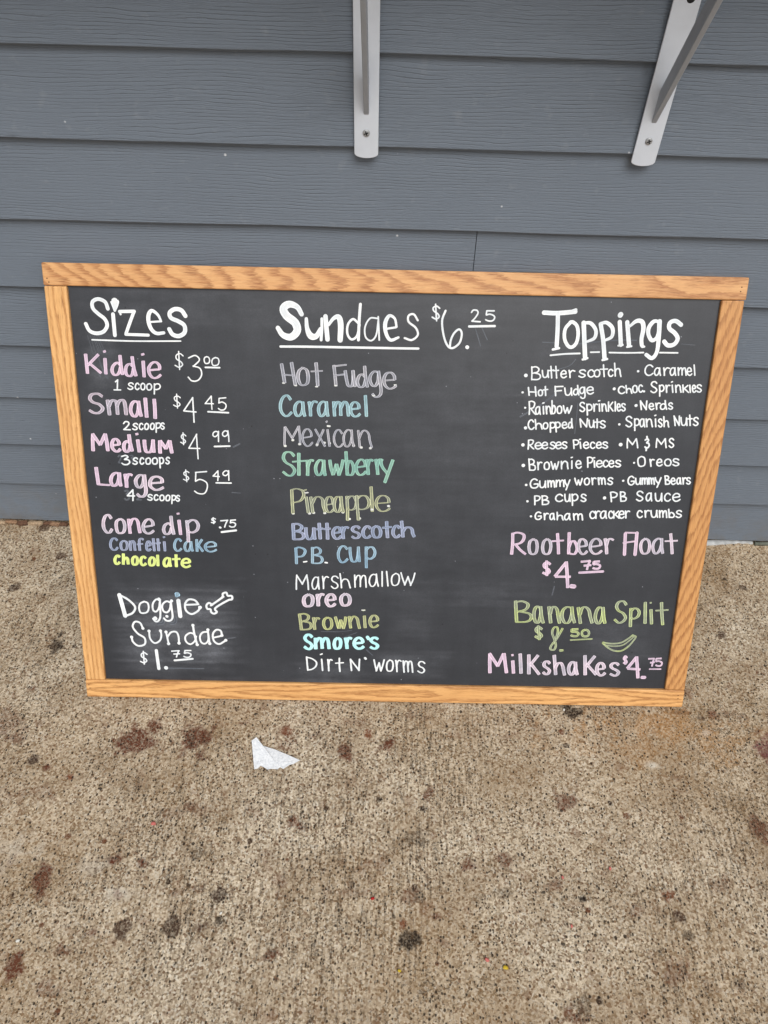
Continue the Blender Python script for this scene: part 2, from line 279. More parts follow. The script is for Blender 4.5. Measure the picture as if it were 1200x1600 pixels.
def build_ground():
    step = .0042
    xs = np.concatenate([[-120,-40,-15,-6,-3,-1.9,-1.4], np.arange(-1.12, 1.12, step), [1.4,1.9,3,6,15,40,120]])
    ys = np.concatenate([[-120,-40,-15,-6,-3,-1.9,-1.4], np.arange(-1.12, .0301, step)])
    X, Y = np.meshgrid(xs, ys); nx, ny = len(xs), len(ys)
    def vnoise(x, y, s, seed):
        r = np.random.default_rng(seed); G = r.random((257,257)); G[-1] = G[0]; G[:,-1] = G[:,0]
        u = (x*s) % 256; v = (y*s) % 256; i = u.astype(int); j = v.astype(int); fu = u-i; fv = v-j
        fu = fu*fu*(3-2*fu); fv = fv*fv*(3-2*fv)
        return (G[j,i]*(1-fu)+G[j,i+1]*fu)*(1-fv)+(G[j+1,i]*(1-fu)+G[j+1,i+1]*fu)*fv
    near = (np.abs(X) < 1.13) & (Y > -1.13)
    Z = np.where(near, (vnoise(X,Y,4,1)-.5)*.003 + (vnoise(X,Y,40,2)-.5)*.0006 + (vnoise(X,Y,160,3)-.5)*.0011, 0)
    Z -= .0012
    # broken, pebbly edge where the slab meets the wall on the right
    e = np.exp(-((Y+.004)/.012)**2)*np.clip((X-.80)/.06, 0, 1)
    Z = Z + np.where(near, e*(vnoise(X,Y,95,9)*.010), 0)
    att = {k: np.zeros(X.shape, np.float32) for k in ('brown','dark','rust','pale','plum')}
    rag = (vnoise(X,Y,48,21)-.5)*1.3 + (vnoise(X,Y,120,22)-.5)*1.3 + (vnoise(X,Y,22,23)-.5)*.7
    for k, x, y, rx, ry, an, s in STAINS:
        c, sn = math.cos(an), math.sin(an); dx, dy = X-x, Y-y
        q = np.sqrt(((dx*c+dy*sn)/rx)**2 + ((-dx*sn+dy*c)/ry)**2)
        m = np.clip((1.12 + rag*(1.0 if k != 'dark' else .7) - q)/(.5 if k in ('brown','plum') else .35 if k == 'dark' else .9), 0, 1)*s
        att[k] = np.maximum(att[k], m.astype(np.float32))
    me = bpy.data.meshes.new('concrete_pavement')
    co = np.stack([X,Y,Z], -1).reshape(-1,3).astype(np.float32)
    idx = np.arange(nx*ny).reshape(ny,nx)
    q = np.stack([idx[:-1,:-1],idx[:-1,1:],idx[1:,1:],idx[1:,:-1]], -1).reshape(-1,4)
    me.vertices.add(len(co)); me.vertices.foreach_set('co', co.ravel())
    me.loops.add(q.size); me.loops.foreach_set('vertex_index', q.ravel().astype(np.int32))
    me.polygons.add(len(q)); me.polygons.foreach_set('loop_start', np.arange(0,q.size,4,dtype=np.int32))
    me.update(); me.validate()
    me.polygons.foreach_set('use_smooth', np.ones(len(q), bool))
    for k, a in att.items():
        at = me.attributes.new('stain_'+k, 'FLOAT', 'POINT'); at.data.foreach_set('value', a.ravel())
    me.materials.append(M_CONC)
    o = bpy.data.objects.new('concrete_pavement', me); COL.objects.link(o)
    return tag(o, 'weathered speckled concrete pavement with brown food stains', kind='structure')
build_ground()

# ---------------------------------------------------------------- the wall: lapped siding boards, each a part
WALL = empty('clapboard_wall'); tag(WALL, 'blue grey painted clapboard wall with wood grain boards behind the menu board', 'wall')
bm = bmesh.new(); box(bm, -3.2, 3.2, .0185, .12, .003, 2.75); obj('wall_sheathing', bm, M_SHEATH, WALL)
EDGES = [(1.02426, -0.000839), (0.89775, 0.001022), (0.76743, 0.002066), (0.64373, -0.000368), (0.51651, -0.00123), (0.3902, -0.001327), (0.25993, -0.000845), (0.13741, -0.000291), (0.01201, -0.000319)]      # (z at x=-1, slope) of the lower edge of each course, top down
def siding(x0, x1, z0, sl, top, seed):
    """one board: thick butt edge below, thin top tucked behind the course above"""
    bm = bmesh.new(); n = max(3, int((x1-x0)/.11)); rr = random.Random(seed); ring = []
    ph = rr.random()*6
    for i in range(n+1):
        x = x0 + (x1-x0)*i/n
        zb = z0 + sl*(x+1) + .0007*math.sin(x*7+ph) + .0005*math.sin(x*19+2*ph)
        yf = .0006*math.sin(x*3.1+ph)
        pr = [(yf+.0122, zb), (yf+.0008, zb), (yf, zb+.0012), (.0135, top+sl*(x+1)), (.0172, top+sl*(x+1))]
        ring.append([bm.verts.new((x, y, z)) for y, z in pr])
    for a, b in zip(ring, ring[1:]):
        for j in range(5): bm.faces.new((a[j], b[j], b[(j+1)%5], a[(j+1)%5]))
    bm.faces.new(ring[0]); bm.faces.new(ring[-1][::-1])
    bmesh.ops.recalc_face_normals(bm, faces=bm.faces[:])
    return obj('siding_board', bm, M_SIDING, WALL)
JOINTS = {0:[-1.9,1.25], 1:[1.7], 2:[-1.3,2.2], 3:[0.1584], 4:[-2.0], 5:[1.4], 6:[-1.5,1.9], 7:[.9+.25], 8:[-1.2]}
ztop = EDGES[0][0]
allE = [(ztop+.127*k, 0.0) for k in range(12,0,-1)] + EDGES
for k, (z0, sl) in enumerate(allE):
    top = (allE[k-1][0] if k else z0+.127) + .022
    js = JOINTS.get(k-12, [rng.uniform(-2,2)])
    cuts = [-3.2]+sorted(js)+[3.2]
    for i, (a, b) in enumerate(zip(cuts, cuts[1:])):
        siding(a+(.0006 if i else 0), b-(.0006 if i < len(cuts)-2 else 0), z0 + (.0006 if i else 0), sl, top, k*7+i)

# ---------------------------------------------------------------- shelf brackets, with an unseen shelf added above, sized to shade the top siding
SHZ = 1.355
bm = bmesh.new(); box(bm, -.95, 1.25, -.205, -.004, SHZ+.0005, SHZ+.030, .004)
tag(obj('shade_shelf', bm, mat_plain('grey_laminate', (120,124,128), .45)), 'unseen grey shelf on the white metal brackets, added to shade the siding below', 'shelf')
def bracket(bx, label):
    t = empty('shelf_bracket', (bx, 0, SHZ)); tag(t, label, 'bracket', 'white metal shelf brackets on the wall')
    w = .0178; zb = .8860-SHZ
    out = [(-w, 0)] + [(-w*math.cos(a)*1.0, zb+.0055-.0068*math.sin(a)) for a in np.linspace(0, math.pi, 13)] + [(w, 0)]
    bm = bmesh.new(); prism(bm, out, -.0045, -.0008, .0008, swap=lambda a,b,c:(a,c,b)); obj('wall_leg', bm, M_ALU, t)
    bm = bmesh.new(); box(bm, -w, w, -.262, -.0046, -.0040, 0, .0008); obj('shelf_arm', bm, M_ALU, t)
    # diagonal brace: a deep narrow bar, its foot pressed into the wall leg
    z1, k = .952-SHZ, .645
    L = [(-.0040, z1-.006), (-.0105, z1+.004), (-.004-k*(-.012-z1), -.012), (-.004-k*(-.012-z1)+.010, -.0045), (-.004-k*(-.0045-z1)+.034, -.0045), (-.0052, z1+.040), (-.0040, z1+.030)]
    bm = bmesh.new(); prism(bm, L, -.0038, .0038, .0012, swap=lambda a,b,c:(c,a,b)); obj('brace', bm, M_BRACE, t)
    def screw(z):
        bm = bmesh.new(); n = 20; r = .0054; c = bm.verts.new((0,-.0068,z)); prev = [c]
        rings = []
        for rad, y in ((r*.55,-.0066),(r*.9,-.0058),(r,-.0050),(r,-.0044)):
            rings.append([bm.verts.new((rad*math.cos(2*math.pi*i/n), y, z+rad*math.sin(2*math.pi*i/n))) for i in range(n)])
        for i in range(n): bm.faces.new((c, rings[0][(i+1)%n], rings[0][i]))
        for a, b in zip(rings, rings[1:]):
            for i in range(n): bm.faces.new((a[i], a[(i+1)%n], b[(i+1)%n], b[i]))
        bmesh.ops.recalc_face_normals(bm, faces=bm.faces[:])
        s = obj('screw', bm, M_SCREW, t, True)
        bm = bmesh.new(); an = .35
        for q in (an, an+math.pi/2):
            dx, dz = math.cos(q)*.0033, math.sin(q)*.0033; ex, ez = -math.sin(q)*.0008, math.cos(q)*.0008
            yy = -.0070 if q == an else -.00702
            bm.faces.new([bm.verts.new((sx*dx+tx*ex, yy, z+sx*dz+tx*ez)) for sx, tx in ((-1,-1),(1,-1),(1,1),(-1,1))])
        obj('cross_slot', bm, M_DARK, s)
    screw(.9215-SHZ)
    bm = bmesh.new(); n = 18
    bm.faces.new([bm.verts.new((.004+.0058*math.cos(a), -.0047, 1.1005-SHZ+.0058*math.sin(a))) for a in np.linspace(0, 2*math.pi, n, False)][::1])
    obj('screw_hole', bm, M_DARK, t)
    return t
bracket(-0.0224, 'white metal shelf bracket seen straight on above the middle of the menu board')
bracket(0.3912, 'white metal shelf bracket with its grey brace seen from the side, above the Toppings heading')

# ---------------------------------------------------------------- the menu board
W, H, T, PW = 1.18258, 0.81753, .019, -.0065
BOARD = empty('menu_board'); BOARD.matrix_world = Matrix([[0.999933, -0.007226, 0.009091, -0.557194], [0.011532, 0.52557, -0.850672, -0.450299], [0.001369, 0.85072, 0.525618, 0.009987], [0.0, 0.0, 0.0, 1.0]])
tag(BOARD, 'oak framed chalkboard menu with coloured chalk writing leaning against the wall', 'menu board')
O1 = ((152,94,54),(209,155,102),(221,172,118)); O2 = ((152,98,50),(218,164,102),(229,178,116)); O3 = ((140,88,46),(195,140,84),(208,156,98))
oak_top = mat_oak('oak_top', 'x', lambda t,a,b: t.math('ADD', t.math('MULTIPLY', t.math('POWER', t.math('SUBTRACT', 1.25, a), 2.0), -13.0), t.math('MULTIPLY', b, 26.0)), O1, .8)
oak_bot = mat_oak('oak_bottom', 'x', lambda t,a,b: t.math('ADD', t.math('MULTIPLY', t.math('POWER', t.math('SUBTRACT', a, .62), 2.0), 9.0), t.math('MULTIPLY', t.math('ABSOLUTE', t.math('SUBTRACT', b, .017)), 80.0)), O2, .8, 3.0)
oak_left = mat_oak('oak_left', 'y', lambda t,a,b: t.math('ADD', t.math('MULTIPLY', b, 110.0), t.math('MULTIPLY', a, 3.0)), ((178,122,66),(222,170,108),(234,186,126)), .9, 7.0, .8)
oak_right = mat_oak('oak_right', 'y', lambda t,a,b: t.math('ADD', t.math('MULTIPLY', a, 24.0), t.math('MULTIPLY', b, -66.0)), O3, .85, 11.0, .9)
RW = .0375
def member(name, x0, x1, y0, y1, m):
    bm = bmesh.new(); box(bm, x0, x1, y0, y1, -T, 0, .0022, 3); return obj(name, bm, m, BOARD)
g = .0007
tr = member('top_rail', 0, W+.0008, H-RW+.0005, H, oak_top)
br = member('bottom_rail', -.0005, W-.001, 0, RW, oak_bot)
member('left_stile', .0006, .0388, RW+g, H-RW-g+.0005, oak_left)
member('right_stile', W-.0402, W-.0016, RW+g, H-RW-g+.0005, oak_right)
for par, pts in ((tr, ((.010,H-RW+.006),(.0075,H-RW+.012),(W-.010,H-.016),(W-.011,H-.023))), (br, ((.006,.027),(.0075,.020),(W-.013,.0265),(W-.0125,.0195)))):
    for x, y in pts:
        bm = bmesh.new(); bm.faces.new([bm.verts.new((x+.0013*math.cos(a), y+.0010*math.sin(a), .0002)) for a in np.linspace(0, 2*math.pi, 9)[:-1]])
        obj('nail_hole', bm, mat_dark_nail if 'mat_dark_nail' in globals() else globals().setdefault('mat_dark_nail', mat_plain('filled_nail_hole', (92,54,26), .8)), par)

# the painted panel, with old chalk haze stored per vertex
HAZE = [(0.1826, 0.145, 0.1175, 0.098, 0.3), (0.1475, 0.0824, 0.0751, 0.0419, 0.22), (0.216, 0.1928, 0.0858, 0.0347, 0.2), (0.4857, 0.0541, 0.0757, 0.0254, 0.16), (0.6364, 0.0783, 0.0754, 0.028, 0.14), (0.0861, 0.6609, 0.0333, 0.0766, 0.14), (0.9052, 0.694, 0.0774, 0.0173, 0.16), (0.868, 0.6104, 0.0676, 0.0225, 0.1), (0.6889, 0.5841, 0.181, 0.1704, 0.05), (0.6998, 0.3451, 0.1905, 0.1509, 0.03), (0.7782, 0.2307, 0.0732, 0.0264, 0.08), (0.5288, 0.7452, 0.3271, 0.0422, 0.06), (1.0324, 0.1417, 0.0746, 0.0547, 0.08), (0.2024, 0.749, 0.1522, 0.0421, 0.08), (0.6331, 0.1879, 0.0492, 0.0805, 0.06)]      # x, y, rx, ry, strength on the panel
def build_panel():
    x0, x1, y0, y1 = .034, W-.036, .033, H-.034; st = .005
    xs = np.linspace(x0, x1, int((x1-x0)/st)); ys = np.linspace(y0, y1, int((y1-y0)/st)); X, Y = np.meshgrid(xs, ys)
    hz = np.zeros(X.shape); rr = np.random.default_rng(5); wob = np.repeat(rr.random((ny_ := len(ys), 1)), len(xs), 1)*.5 + np.cumsum(rr.normal(0,.05,X.shape),1)*.35
    for x, y, rx, ry, s in HAZE:
        q = np.maximum(np.abs(X-x)/rx, np.abs(Y-y)/ry)
        hz = np.maximum(hz, s*np.clip((1.05+wob*.45-.12-q)/.6, 0, 1)*(.55+.45*wob))
    nx, ny = len(xs), len(ys)
    co = np.stack([X,Y,np.full(X.shape, PW)], -1).reshape(-1,3)
    idx = np.arange(nx*ny).reshape(ny,nx)
    F = np.stack([idx[:-1,:-1],idx[:-1,1:],idx[1:,1:],idx[1:,:-1]], -1).reshape(-1,4).tolist()
    # back face and rim so the panel has its thickness
    n0 = len(co); back = [(x0,y0,PW-.005),(x1,y0,PW-.005),(x1,y1,PW-.005),(x0,y1,PW-.005)]
    F.append([n0+3,n0+2,n0+1,n0])
    F.append(list(map(int, idx[0,::-1]))+[n0,n0+1]); F.append(list(map(int, idx[-1,:]))+[n0+2,n0+3])
    F.append(list(map(int, idx[::-1,-1]))+[n0+1,n0+2]); F.append(list(map(int, idx[:,0]))+[n0+3,n0])
    me = bpy.data.meshes.new('chalk_panel'); me.from_pydata(co.tolist()+back, [], F); me.update()
    at = me.attributes.new('chalk_haze', 'FLOAT', 'POINT'); at.data.foreach_set('value', np.concatenate([hz.ravel(), np.zeros(4)]).astype(np.float32))
    me.materials.append(mat_board())
    o = bpy.data.objects.new('chalk_panel', me); COL.objects.link(o); o.parent = BOARD
    return o
PANEL = build_panel()

# ---------------------------------------------------------------- the writing: every letter is drawn stroke by stroke
GL = {'a': [[(0.8, 0.93), (0.45, 1), (0.12, 0.78), (0, 0.4), (0.14, 0.06), (0.4, 0.01), (0.65, 0.22), (0.8, 0.6), (0.82, 0.9)], [(0.82, 1), (0.86, 0.4), (0.97, 0)]], 'b': [[(0.02, 1), (0.05, 0.5), (0.06, 0)], [(0.06, 0.3), (0.3, 0.55), (0.65, 0.6), (0.95, 0.42), (1, 0.22), (0.78, 0.03), (0.38, 0), (0.06, 0.06)]], 'c': [[(0.97, 0.8), (0.66, 1), (0.28, 0.92), (0.03, 0.6), (0.05, 0.25), (0.35, 0.01), (0.7, 0.03), (1, 0.2)]], 'C': [[(0.97, 0.8), (0.66, 1), (0.28, 0.92), (0.03, 0.6), (0.05, 0.25), (0.35, 0.01), (0.7, 0.03), (1, 0.2)]], 'd': [[(0.78, 0.5), (0.5, 0.62), (0.15, 0.5), (0, 0.25), (0.12, 0.04), (0.4, 0), (0.66, 0.12), (0.82, 0.4)], [(0.8, 1), (0.84, 0.5), (0.97, 0)]], 'e': [[(0.05, 0.48), (0.5, 0.52), (0.92, 0.56)], [(0.92, 0.56), (0.88, 0.82), (0.6, 1), (0.25, 0.92), (0.02, 0.6), (0.06, 0.24), (0.36, 0), (0.7, 0.03), (1, 0.2)]], 'f': [[(1, 0.9), (0.75, 1), (0.47, 0.92), (0.4, 0.6), (0.42, 0)], [(0.02, 0.53), (0.9, 0.57)]], 'g': [[(0.8, 0.95), (0.45, 1), (0.1, 0.86), (0, 0.68), (0.14, 0.48), (0.45, 0.44), (0.74, 0.6), (0.85, 0.9)], [(0.87, 1), (0.92, 0.6), (0.95, 0.2), (0.75, 0.02), (0.38, 0), (0.1, 0.13)]], 'h': [[(0, 1), (0.04, 0.5), (0.06, 0)], [(0.07, 0.35), (0.3, 0.56), (0.65, 0.6), (0.85, 0.45), (0.9, 0.2), (1, 0)]], 'i': [[(0.4, 1), (0.55, 0)], [(0.0, 1.44), (0.7, 1.48)]], 'k': [[(0, 1), (0.06, 0)], [(0.88, 0.97), (0.12, 0.44)], [(0.25, 0.52), (1, 0)]], 'K': [[(0, 1), (0.06, 0)], [(0.88, 0.97), (0.12, 0.44)], [(0.25, 0.52), (1, 0)]], 'l': [[(0.4, 1), (0.5, 0.5), (0.55, 0)]], 'm': [[(0, 1), (0.05, 0)], [(0.05, 0.58), (0.2, 0.92), (0.36, 0.98), (0.47, 0.8), (0.5, 0.05)], [(0.5, 0.58), (0.65, 0.92), (0.82, 0.98), (0.93, 0.78), (1, 0)]], 'n': [[(0, 1), (0.06, 0)], [(0.07, 0.55), (0.3, 0.92), (0.6, 1), (0.85, 0.8), (0.9, 0.4), (1, 0)]], 'o': [[(0.5, 1), (0.12, 0.82), (0, 0.45), (0.15, 0.08), (0.5, 0), (0.86, 0.12), (1, 0.5), (0.88, 0.86), (0.55, 1)]], '0': [[(0.5, 1), (0.12, 0.82), (0, 0.45), (0.15, 0.08), (0.5, 0), (0.86, 0.12), (1, 0.5), (0.88, 0.86), (0.55, 1)]], 'O': [[(0.5, 1), (0.12, 0.82), (0, 0.45), (0.15, 0.08), (0.5, 0), (0.86, 0.12), (1, 0.5), (0.88, 0.86), (0.55, 1)]], 'p': [[(0, 1), (0.05, 0.5), (0.08, 0)], [(0.03, 0.87), (0.35, 1), (0.75, 0.97), (1, 0.78), (0.9, 0.56), (0.6, 0.45), (0.3, 0.44), (0.06, 0.5)]], 'r': [[(0, 1), (0.1, 0.5), (0.12, 0)], [(0.12, 0.55), (0.35, 0.88), (0.65, 1), (1, 0.92)]], 's': [[(0.98, 0.84), (0.7, 1), (0.3, 0.97), (0.1, 0.77), (0.3, 0.57), (0.72, 0.43), (0.95, 0.22), (0.7, 0.02), (0.35, 0), (0, 0.15)]], 'S': [[(0.98, 0.84), (0.7, 1), (0.3, 0.97), (0.1, 0.77), (0.3, 0.57), (0.72, 0.43), (0.95, 0.22), (0.7, 0.02), (0.35, 0), (0, 0.15)]], 't': [[(0.48, 1), (0.5, 0.5), (0.52, 0)], [(0, 0.62), (1, 0.66)]], 'u': [[(0, 1), (0.03, 0.5), (0.15, 0.1), (0.42, 0), (0.7, 0.12), (0.88, 0.5), (0.95, 1)], [(0.93, 1), (0.96, 0.4), (1, 0)]], 'w': [[(0, 1), (0.13, 0.45), (0.27, 0.02)], [(0.27, 0.02), (0.5, 0.72)], [(0.5, 0.72), (0.7, 0)], [(0.7, 0), (0.88, 0.5), (1, 1)]], 'W': [[(0, 1), (0.13, 0.45), (0.27, 0.02)], [(0.27, 0.02), (0.5, 0.72)], [(0.5, 0.72), (0.7, 0)], [(0.7, 0), (0.88, 0.5), (1, 1)]], 'x': [[(0, 1), (1, 0)], [(0.9, 1), (0.1, 0)]], 'y': [[(0, 1), (0.12, 0.7), (0.5, 0.42)], [(1, 1), (0.62, 0.45), (0.3, 0)]], 'z': [[(0, 0.95), (0.85, 1)], [(0.85, 1), (0.05, 0.05)], [(0.05, 0.03), (1, 0)]], 'B': [[(0, 1), (0.04, 0.5), (0.06, 0)], [(0.02, 0.95), (0.45, 1), (0.8, 0.85), (0.68, 0.62), (0.12, 0.5)], [(0.3, 0.52), (0.85, 0.43), (1, 0.22), (0.75, 0.03), (0.06, 0.01)]], 'D': [[(0, 1), (0.05, 0.5), (0.1, 0)], [(0.02, 0.98), (0.55, 0.88), (0.97, 0.6), (0.92, 0.28), (0.55, 0.06), (0.12, 0.01)]], 'F': [[(0.05, 1), (0.1, 0)], [(0.03, 0.97), (1, 1)], [(0, 0.5), (0.8, 0.56)]], 'G': [[(0.9, 0.86), (0.55, 1), (0.15, 0.82), (0, 0.42), (0.18, 0.07), (0.6, 0), (0.95, 0.2), (0.98, 0.45)], [(0.98, 0.45), (0.5, 0.43)]], 'H': [[(0, 0.92), (0.12, 0.08)], [(0.85, 1), (1, 0)], [(0.08, 0.45), (1, 0.42)]], 'L': [[(0, 1), (0.04, 0.5), (0.08, 0)], [(0.08, 0.03), (1, 0)]], 'M': [[(0.07, 1), (0.02, 0.5), (0, 0)], [(0.07, 1), (0.5, 0.36)], [(0.5, 0.36), (0.9, 1)], [(0.9, 1), (0.95, 0.5), (1, 0)]], 'N': [[(0, 1), (0.1, 0)], [(0, 1), (0.9, 0.02)], [(0.88, 0), (1, 1)]], 'P': [[(0, 0.97), (0.05, 0.5), (0.08, 0)], [(0.02, 0.95), (0.4, 1), (0.9, 0.9), (1, 0.7), (0.7, 0.48), (0.1, 0.42)]], 'R': [[(0.05, 0.97), (0.05, 0.5), (0, 0)], [(0.05, 0.95), (0.4, 1), (0.8, 0.92), (0.85, 0.74), (0.6, 0.52), (0.1, 0.44)], [(0.25, 0.46), (0.6, 0.2), (1, 0)]], 'T': [[(0, 0.95), (1, 1)], [(0.5, 0.97), (0.45, 0)]], '1': [[(0.15, 0.8), (0.5, 1)], [(0.5, 1), (0.5, 0)], [(0, 0), (1, 0.02)]], '2': [[(0, 0.78), (0.25, 1), (0.68, 0.97), (0.78, 0.7), (0.4, 0.3), (0.02, 0.03)], [(0.02, 0.03), (1, 0)]], '3': [[(0, 0.9), (0.5, 1), (0.82, 0.82), (0.35, 0.58)], [(0.35, 0.58), (0.85, 0.5), (1, 0.25), (0.72, 0.02), (0.28, 0), (0, 0.14)]], '4': [[(0.75, 1), (0, 0.45)], [(0, 0.45), (1, 0.42)], [(0.75, 1), (0.78, 0.5), (0.8, 0)]], '5': [[(1, 1), (0.15, 0.97)], [(0.15, 0.97), (0.1, 0.58)], [(0.1, 0.58), (0.5, 0.66), (0.95, 0.5), (1, 0.25), (0.75, 0.02), (0.3, 0), (0, 0.12)]], '7': [[(0, 0.93), (1, 1)], [(1, 1), (0.72, 0.5), (0.58, 0)]], '7x': [[(0, 0.95), (1, 1)], [(0.95, 1), (0.75, 0.5), (0.62, 0)], [(0.3, 0.48), (1.05, 0.54)]], '8': [[(1, 0.95), (0.62, 0.52), (0.25, 0.22), (0.15, 0.05), (0.42, 0), (0.55, 0.22), (0.42, 0.5), (0.26, 0.74), (0.36, 0.95), (0.6, 1), (0.68, 0.8), (0.55, 0.5)]], '9': [[(0.9, 0.9), (0.5, 1), (0.1, 0.86), (0.05, 0.62), (0.4, 0.5), (0.8, 0.65), (0.92, 0.93)], [(0.92, 1), (0.97, 0.5), (1, 0)]], '$': [[(1, 0.75), (0.6, 0.88), (0.15, 0.78), (0.2, 0.58), (0.75, 0.42), (0.92, 0.25), (0.5, 0.12), (0, 0.22)], [(0.45, 1), (0.58, 0)]]}
